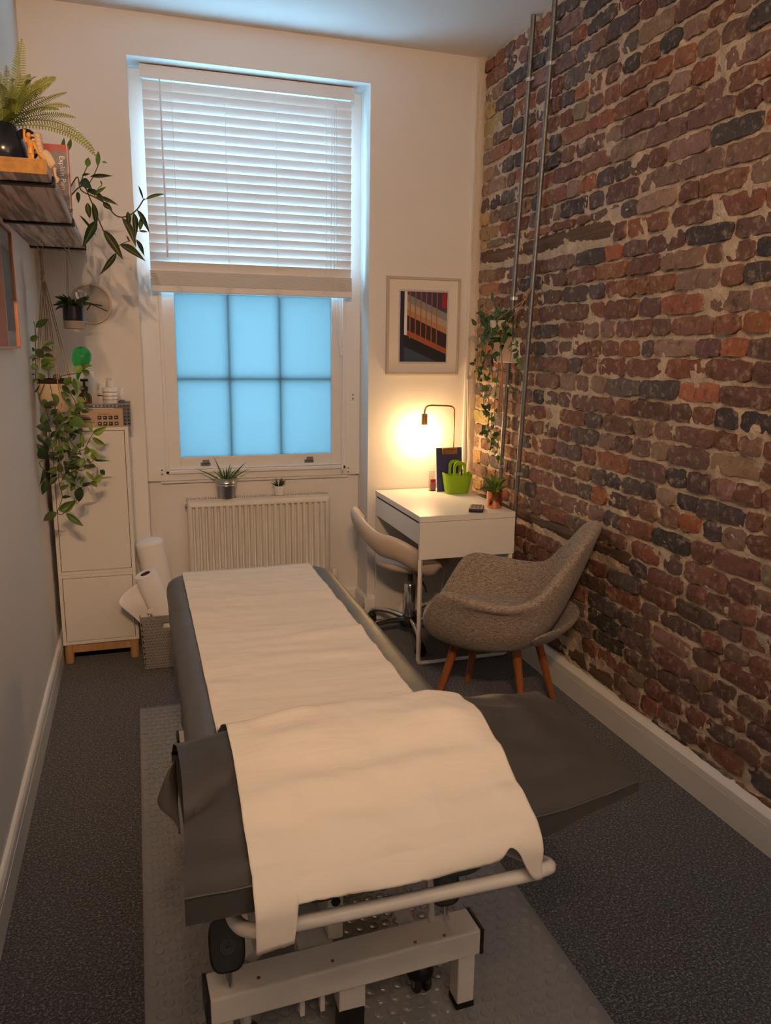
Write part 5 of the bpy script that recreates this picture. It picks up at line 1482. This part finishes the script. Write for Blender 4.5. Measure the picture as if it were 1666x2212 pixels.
for (x, w, z, h, m) in ((.160, .036, 1.2045, .0022, M_inkgrey), (.158, .048, 1.196, .0050, M_inkgrey), (.158, .054, 1.188, .0062, M_ink), (.158, .072, 1.182, .0012, M_inkgrey), (.158, .070, 1.174, .0014, M_inkgrey), (.158, .070, 1.170, .0014, M_inkgrey), (.242, .052, 1.2105, .0022, M_red), (.246, .068, 1.1565, .0022, M_inkgrey)):
    MB().box(x, x + w, gy0 - .0007, gy0 + .001, z - h / 2, z + h / 2).build('print_line', m, gb)

def bottle(name, label, x, y, z, prof, mat, n=24):
    t = thing(name, label, 'bottle', (x, y, z), 'bottles in the grey basket')
    MB().lathe(prof, (x, y, z), n).build('body', mat, t, smooth=True, angle=50)
    return t
zb = 1.1555
t = bottle('pump_bottle', 'amber pump bottle with a black pump head in the grey basket', .186, 3.945, zb, [(.028, 0), (.031, .003), (.031, .125), (.027, .140), (.014, .150), (.013, .158)], M_amber)
MB().lathe([(.015, 0), (.016, .002), (.016, .018), (.010, .020), (.005, .021), (.005, .045)], (.186, 3.945, zb + .158), 18).build('collar', M_black, t, smooth=True, angle=50)
MB().box(.170, .205, 3.938, 3.952, zb + .200, zb + .212).build('pump_head', M_black, t, bevel=.003)
t = bottle('large_white_bottle', 'tall cream bottle behind the amber pump bottle', .205, 4.045, zb, [(.034, 0), (.037, .003), (.037, .165), (.030, .205), (.022, .216)], M_bottle)
MB().lathe([(.022, 0), (.023, .002), (.022, .026), (.017, .030)], (.205, 4.045, zb + .216), 20).build('cap', M_whitepot, t, smooth=True, angle=50)
t = bottle('slim_white_bottle', 'white bottle with one dark band and a cap beside the striped bottle', .262, 4.035, zb, [(.024, 0), (.026, .002), (.026, .150), (.020, .158)], M_bottle)
MB().lathe([(.018, 0), (.019, .002), (.017, .028), (.013, .030)], (.262, 4.035, zb + .158), 18).build('cap', M_whitepot, t, smooth=True, angle=50)
MB().lathe([(.0263, .128), (.0263, .133)], (.262, 4.035, zb), 24, cap0=False, cap1=False).build('dark_band', M_ink, t, smooth=True)
t = bottle('striped_bottle', 'white bottle with grey printed stripes in the grey basket', .297, 3.975, zb, [(.030, 0), (.033, .003), (.034, .168), (.031, .172), (.012, .174)], M_whitepot)
for i in range(7): MB().lathe([(.0343, .040 + i * .018), (.0343, .044 + i * .018)], (.297, 3.975, zb), 28, cap0=False, cap1=False).build('print_stripe', M_grey, t, smooth=True)
MB().lathe([(.014, 0), (.015, .002), (.014, .028), (.010, .030)], (.297, 3.975, zb + .174), 16).build('cap', M_bottle, t, smooth=True, angle=50)
MB().box(.281, .309, 3.968, 3.982, zb + .204, zb + .216).build('spout', M_clear, t, bevel=.004)
t = bottle('clear_spray_bottle', 'little clear spray bottle at the window end of the grey basket', .350, 3.985, zb, [(.026, 0), (.028, .004), (.027, .080), (.018, .104), (.010, .112)], M_clear)
MB().lathe([(.011, 0), (.012, .002), (.011, .030), (.008, .034), (.006, .055)], (.350, 3.985, zb + .112), 16).build('spray_head', M_bottle, t, smooth=True, angle=50)

# ------------------------------------------------------------------ beside the cabinet
bn = thing('laundry_basket', 'grey woven plastic basket on the carpet beside the square cabinet', 'basket', (.50, 3.74, 0))
def tap(x, y, v): return (.505 + (x - .505) * lerp(.90, 1, v), 3.765 + (y - 3.765) * lerp(.90, 1, v), .003 + .262 * v)
bx0, bx1, by0, by1 = .380, .630, 3.675, 3.855
def wovenwall(c0, c1, nu, nv, hole=None):
    b = MB()
    for j in range(nv):
        for i in range(nu):
            if hole and hole[0] <= i < hole[1] and hole[2] <= j < hole[3]: continue
            o_ = .5 if j % 2 else 0
            def P(u, v):
                u = min(nu, max(0, u)); x = lerp(c0[0], c1[0], u / nu); y = lerp(c0[1], c1[1], u / nu); return tap(x, y, v / nv)
            h = .30
            c = [(i, j), (i + 1, j), (i + 1, j + 1), (i, j + 1)]
            q = [(i + .5 - h, j + .62), (i + .5, j + .62 - h * .6), (i + .5 + h, j + .62), (i + .5, j + .62 + h * .5)]
            b.add([P(x + (o_ if 0 < x + o_ < nu else 0), y) for x, y in c] + [P(x + o_, y) for x, y in q], [(0, 1, 5, 4), (1, 2, 6, 5), (2, 3, 7, 6), (3, 0, 4, 7)])
    return b.build('woven_wall', M_grey, bn, solid=.003, offset=0)
wovenwall((bx0, by0), (bx1, by0), 18, 18, (7, 11, 14, 16)); wovenwall((bx1, by0), (bx1, by1), 13, 18); wovenwall((bx1, by1), (bx0, by1), 18, 18); wovenwall((bx0, by1), (bx0, by0), 13, 18)
b = MB().box(.395, .615, 3.69, 3.84, .003, .008); b.build('base', M_grey, bn)
MB().tube([tap(bx0, by0, 1), tap(bx1, by0, 1), tap(bx1, by1, 1), tap(bx0, by1, 1)], .0042, 8, closed=True).build('rim', M_grey, bn, smooth=True)
# white bolster leaning in the corner
bo = thing('leg_bolster', 'white leather bolster cushion standing behind the paper roll in the corner', 'bolster', (.47, 3.93, 0))
MBO = tr(.530, 3.985, .0) @ rot('Y', -9)
MB().lathe([(.05, .004), (.066, .006), (.070, .014), (.071, .30), (.0705, .545), (.069, .560), (.066, .570), (.045, .577), (.01, .579)], (0, 0, 0), 36, MBO).build('cushion', M_roll, bo, smooth=True, angle=60)
MB().tube([MBO @ Vector((.0705 * math.cos(2 * PI * i / 40), .0705 * math.sin(2 * PI * i / 40), .553)) for i in range(40)], .0018, 5, closed=True).build('piping', M_paper, bo, smooth=True)
# couch roll
cr_ = thing('paper_roll', 'white couch-paper roll leaning in the grey basket with a loose end hanging out', 'paper roll', (.47, 3.77, .01))
MRo = tr(.568, 3.770, .020) @ rot('Y', -19) @ rot('X', 4)
HR = .470
MB().lathe([(.0235, HR), (.052, HR), (.053, HR - .002), (.053, .002), (.0235, .002)], (0, 0, 0), 40, MRo, cap0=False, cap1=False).build('roll', M_roll, cr_, smooth=True, angle=50)
MB().lathe([(.0236, .003), (.0236, HR - .001), (.0215, HR - .001), (.0215, .003)], (0, 0, 0), 28, MRo, cap0=False, cap1=False).build('core', pmat('brown_card_core', (.10, .035, .03), .8), cr_, smooth=True)
def _le(u, v):
    p = MRo @ Vector((-.053, -.004, lerp(HR - .03, HR - .24, v)))
    out = V((-.085 * math.sin(u * 1.5) * lerp(1, .15, v), -.05 * u, -.075 * u * lerp(1, .6, v)))
    return p + out + V((0, .006 * math.sin(v * 9 + u * 3), 0))
MB().grid(_le, 10, 14).build('loose_end', M_roll, cr_, smooth=True, solid=.0006)
# spray bottle in the basket
sb = thing('spray_bottle', 'white trigger spray bottle standing in the grey woven basket', 'bottle', (.468, 3.705, .01))
ox, oy = .455, 3.712
MB().lathe([(.022, 0), (.024, .003), (.024, .16), (.020, .20), (.012, .225)], (ox, oy, .009), 20).build('body', M_whitepot, sb, smooth=True)
MB().lathe([(.014, 0), (.014, .022), (.011, .026)], (ox, oy, .234), 16).build('collar', M_whitepot, sb, smooth=True, angle=40)
hd = MB().add([(ox + x, oy + y, .252 + z) for y in (-.009, .009) for x, z in ((-.040, .022), (-.040, .036), (-.020, .045), (.016, .045), (.034, .024), (.030, .016), (.012, .006), (-.012, .0), (-.020, .018))],
              [tuple(range(8, -1, -1)), tuple(range(9, 18))] + [(i, (i + 1) % 9, 9 + (i + 1) % 9, 9 + i) for i in range(9)]).build('spray_head', M_whitepot, sb, bevel=.003)
MB().tube(smoothpath([(ox - .024, oy, .274), (ox - .034, oy, .255), (ox - .046, oy, .238)], 4), .0035, 8).build('trigger', M_whitepot, sb, smooth=True)

# small bottle below the desk
t = thing('small_white_bottle', 'tiny white pump bottle on the carpet under the desk behind the stool', 'bottle', (1.80, 4.0, 0))
MB().lathe([(.018, 0), (.020, .003), (.020, .085), (.008, .098), (.006, .13)], (1.80, 4.0, 0), 16).build('body', M_whitepot, t, smooth=True, angle=50)
MB().box(1.792, 1.812, 3.996, 4.004, .128, .136).build('pump_head', M_whitepot, t, bevel=.002)
for i, (xx, lab) in enumerate(((2.03, 'white cable hanging down behind the desk, nearer the stool'), (2.075, 'white cable hanging down behind the desk, nearer the armchair'))):
    o = MB().tube(smoothpath([(xx, 3.93 - i * .07, .71), (xx + .01, 3.94 - i * .07, .45), (xx - .01, 3.95 - i * .07, .2), (xx - .06, 3.9, .006), (xx - .10, 3.86, .006)], 6), .003, 6).build('power_cable', M_cord, smooth=True)
    tag(o, lab, 'cable', 'cables below the desk')
o = MB().box(2.07, 2.13, 3.62, 3.86, 0.002, .040).build('power_strip', M_black, bevel=.006)
tag(o, 'black power strip lying on the carpet under the desk', 'power strip')

# ------------------------------------------------------------------ conduits and box on the brick wall
for (pt, pb, lab, clips) in (((2.222, 3.540, H - .002), (2.206, 3.655, .70), 'galvanised conduit nearer the window wall, half covered by ivy', ((2.22, 3.544, 2.748), (2.215, 3.63, 1.773), (2.208, 3.677, 0.933))),
                             ((2.222, 3.345, H - .002), (2.206, 3.470, .60), 'galvanised conduit farther from the window wall, running down behind the desk', ((2.22, 3.353, 2.755), (2.208, 3.5, 0.923)))):
    c = thing('conduit_pipe', lab, 'pipe', pb, 'conduits on the brick wall')
    MB().tube([pb, V(pb).lerp(V(pt), .5), pt], .0115, 14).build('pipe', M_steel, c, smooth=True)
    for q in clips:
        z = q[2]; t_ = (z - pb[2]) / (pt[2] - pb[2]); p = V(pb).lerp(V(pt), t_)
        cl_ = MB().lathe([(.0125, -.009), (.0145, -.008), (.0145, .008), (.0125, .009)], tuple(p), 16).build('saddle_clip', M_silver, c, smooth=True, angle=40)
        MB().box(p.x + .004, p.x + .016, p.y - .034, p.y + .012, z - .008, z + .008).build('saddle_foot', M_silver, cl_, bevel=.001)
jb = thing('junction_box', 'cream junction box on the brick wall half hidden behind the ivy', 'junction box', (2.22, 3.66, 1.45))
MB().box(2.196, 2.25, 3.555, 3.765, 1.462, 1.585).build('box', M_metalw, jb, bevel=.003)
MB().box(2.192, 2.197, 3.560, 3.760, 1.467, 1.580).build('cover_plate', M_kraft, jb, bevel=.002)
for yy in (3.575, 3.745): MB().cyl((2.1905, yy, 1.523), (2.193, yy, 1.523), .004, n=10).build('screw', M_steel, jb)

# ------------------------------------------------------------------ on the shelf
SHZ = SZ + ST
# jointed wooden figure
mq = thing('wooden_mannequin', 'small jointed orange wooden figure with one raised arm on the shelf edge', 'figurine', (.185, 2.345, SHZ))
def mp(X, Y, y): return (X, y, Y)
yy = 2.352
H0, N0, C0, P0 = (0.184, 2.352, 2.051), (0.184, 2.352, 2.041), (0.187, 2.352, 2.033), (0.186, 2.352, 2.015)
MB().ball(H0, .0062, 14, sz=1.25).build('head', M_mannequin, mq, smooth=True)
b = MB().tube([(0.184, 2.352, 2.045), (0.184, 2.352, 2.039)], .0025, 8); b.build('neck', M_mannequin, mq, smooth=True)
MB().tube([(0.185, 2.352, 2.04), (0.186, 2.352, 2.037), (0.187, 2.352, 2.029), (0.187, 2.352, 2.022)], [.005, .0098, .0088, .0070], 14).build('chest', M_mannequin, mq, smooth=True)
MB().tube([(0.187, 2.352, 2.022), (0.186, 2.352, 2.015), (0.186, 2.352, 2.006)], [.0068, .0080, .0082], 14).build('pelvis', M_mannequin, mq, smooth=True)
MB().tube([(0.178, 2.352, 2.034), (0.174, 2.35, 2.045), (0.174, 2.35, 2.054), (0.175, 2.35, 2.064)], [.0042, .0036, .0030, .0036], 10).build('raised_arm', M_mannequin, mq, smooth=True)
MB().tube([(0.194, 2.352, 2.035), (0.2, 2.348, 2.02), (0.207, 2.346, 2.006), (0.219, 2.34, 1.99)], [.0042, .0038, .0032, .0028], 10).build('lowered_arm', M_mannequin, mq, smooth=True)
for (a_, b_, nm) in (((0.183, 2.352, 2.006), (.1825, 2.354, SHZ + .001), 'leg'), ((0.189, 2.352, 2.006), (.1900, 2.350, SHZ + .001), 'leg')):
    a_, b_ = V(a_), V(b_); MB().tube([a_, a_.lerp(b_, .5), b_], [.0052, .0042, .0036], 10).build(nm, M_mannequin, mq, smooth=True)
# spine model
sm_ = thing('spine_model', 'beige anatomical spine model with sacrum hanging over the shelf edge', 'anatomical model', (.205, 2.40, SHZ))
for i in range(5):
    t_ = i / 4
    c = V((0.2, 2.41, 2.065)).lerp(V((0.206, 2.4, 2.022)), t_)
    v_ = MB().lathe([(.009, -.0056), (.0102, -.0045), (.0088, 0), (.0102, .0045), (.009, .0056)], tuple(c), 16).build('vertebra', M_bone, sm_, smooth=True, angle=60)
    MB().box(c.x - .016, c.x - .008, c.y - .004, c.y + .004, c.z - .004, c.z + .002).build('process', M_bone, v_, bevel=.0018)
def _sac(u, v):
    a = V((0.207, 2.36, 2.007)); bq = V((0.239, 2.345, 1.978)); p = a.lerp(bq, v); w = lerp(.020, .010, v)
    return p + V((w * (u - .5) * 1.2, -.004 * math.sin(PI * u), w * (u - .5) * 1.3 + .010 * math.sin(PI * v)))
MB().grid(_sac, 8, 10).build('sacrum', M_bone, sm_, smooth=True, solid=.006, offset=0)
MB().tube([(0.242, 2.343, 1.974), (0.242, 2.341, 1.962), (0.243, 2.34, 1.953), (0.248, 2.338, 1.946), (0.246, 2.338, 1.938)], [.005, .0032, .0035, .0055, .0025], 10).build('coccyx', M_bone, sm_, smooth=True)
# books
bkz = SHZ + .0005
ex = thing('orange_cover_book', 'paperback with an orange and grey cover and red spine facing out on the shelf', 'book', (.12, 3.09, SHZ))
MBk = tr(.0, 3.085, bkz) @ rot('X', -2)
MB().box(.022, .232, 0, .024, 0, .205, MBk).build('pages', M_pages, ex)
M_bgrey = pmat('grey_cover', (.15, .15, .19), .4)
MB().box(.020, .2285, -.0015, 0, 0, .208, MBk).build('front_cover', M_bgrey, ex)
MB().box(.020, .233, .024, .0255, 0, .208, MBk).build('back_cover', M_red, ex)
MB().box(.232, .2345, -.0015, .0255, 0, .208, MBk).build('spine', M_red, ex)
MB().box(.020, .2285, -.0022, -.0014, .186, .208, MBk).build('red_band', M_red, ex)
out = [(.195, .0), (.195, .10), (.186, .128), (.170, .140), (.150, .142), (.120, .146), (.06, .120), (.03, .06), (.025, 0)]
MB().add([MBk @ Vector((x, yq, z)) for yq in (-.0024, -.0014) for x, z in out], [tuple(range(8, -1, -1)), tuple(range(9, 18))] + [(i, (i + 1) % 9, 9 + (i + 1) % 9, 9 + i) for i in range(9)]).build('cover_figure', pmat('ochre_print', (.36, .17, .045), .5, c2=(.20, .09, .04), vscale=18), ex)
def text(name, s_, size, mat, parent, M):
    cu = bpy.data.curves.new(name, 'FONT'); cu.body = s_; cu.size = size; cu.extrude = .0002; cu.align_x = 'LEFT'; cu.align_y = 'CENTER'
    tmp = bpy.data.objects.new(name, cu); col.objects.link(tmp)
    dg = bpy.context.evaluated_depsgraph_get(); me = bpy.data.meshes.new_from_object(tmp.evaluated_get(dg))
    bpy.data.objects.remove(tmp)
    me.materials.clear(); me.materials.append(mat)
    return part(name, me, None, parent, M)
MT = MBk @ rot('X', 90)
text('title_lettering', 'Explain Pain', .0235, M_whitepot, ex, MT @ tr(.2115, .172, .0028) @ rot('Z', -90))
text('title_lettering', 'Supercharged', .0190, M_red, ex, MT @ tr(.2095, .085, .0028) @ rot('Z', -90) @ Matrix.Diagonal((.8, 1, 1, 1)))
for i, (y, th, hh, m, lab) in enumerate(((3.118, .012, .20, M_bottle, 'thin white book standing behind the orange-covered book'), (3.134, .026, .19, pmat('maroon_cover', (.10, .015, .03), .4), 'maroon book standing behind the thin white book'), (3.164, .018, .205, M_pages, 'pale book standing last in the shelf row behind the maroon book'))):
    t = thing('book', lab, 'book', (.13, y, SHZ), 'books in a row behind the orange-covered book')
    MB().box(.04, .226, y + .0015, y + th - .0015, bkz + .001, bkz + hh - .003).build('pages', M_pages, t)
    b = MB().box(.04, .229, y, y + .0015, bkz, bkz + hh); b.box(.04, .229, y + th - .0015, y + th, bkz, bkz + hh); b.box(.228, .2295, y, y + th, bkz, bkz + hh)
    b.build('cover', m, t)

# ------------------------------------------------------------------ ceiling spotlights behind the camera (inferred), then an added fill lamp
for i, (x, y, tx) in enumerate(((.16, -.70, .70), (.42, -.70, 1.15))):
    s = thing('ceiling_spotlight', ('white ceiling spotlight behind the viewer, nearer the left wall', 'white ceiling spotlight behind the viewer, nearer the brick wall')[i], 'spotlight', (x, y, H), 'ceiling spotlights')
    MB().lathe([(.045, 0), (.045, -.018), (.012, -.022)], (x, y, H), 24).build('rose', M_whitepot, s, smooth=True, angle=50)
    aim = (Vector((tx, D, 1.45)) - Vector((x, y, H - .10))).normalized()
    p = Vector((x, y, H - .10))
    MB().tube([(x, y, H - .02), tuple(p)], .008, 10).build('arm', M_whitepot, s, smooth=True)
    b = MB().tube([p - aim * .05, p + aim * .05], [.028, .034], 24, caps=False); b.build('shade', M_whitepot, s, smooth=True, solid=.002)
    ld = bpy.data.lights.new('spot_bulb', 'SPOT'); ld.energy = SPOT_W; ld.color = SPOT_C; ld.spot_size = math.radians(SPOT_A); ld.spot_blend = 1.0; ld.shadow_soft_size = .03
    lo = bpy.data.objects.new('spot_bulb', ld); col.objects.link(lo); lo.parent = s; lo.matrix_parent_inverse = Matrix.Translation(s.location).inverted()
    lo.matrix_basis = Matrix.Translation(p + aim * .056) @ aim.to_track_quat('-Z', 'Y').to_matrix().to_4x4()

ul = thing('fill_uplighter', 'added black floor uplighter, unseen behind the viewer, giving bounced fill light', 'lamp', (1.85, -.95, 0))  # lamp added out of view to brighten the room by ceiling bounce
MB().lathe([(.12, 0), (.13, .004), (.125, .018), (.015, .024)], (1.85, -.95, 0), 32).build('base', M_black, ul, smooth=True, angle=50)
MB().cyl((1.85, -.95, .02), (1.85, -.95, 1.74), .011, n=14).build('pole', M_black, ul, smooth=True)
MB().lathe([(.02, 0), (.08, .03), (.14, .085), (.15, .10)], (1.85, -.95, 1.72), 36, cap1=False).build('bowl_shade', M_black, ul, smooth=True, solid=.003)
ld = bpy.data.lights.new('fill_bulb', 'SPOT'); ld.energy = FILL_W; ld.color = (1.0, .80, .64); ld.spot_size = math.radians(150); ld.spot_blend = .6; ld.shadow_soft_size = .05
lo = bpy.data.objects.new('fill_bulb', ld); col.objects.link(lo); lo.parent = ul; lo.matrix_parent_inverse = Matrix.Translation(ul.location).inverted()
lo.matrix_basis = Matrix.Translation((1.85, -.95, 1.80)) @ rot('X', 180)
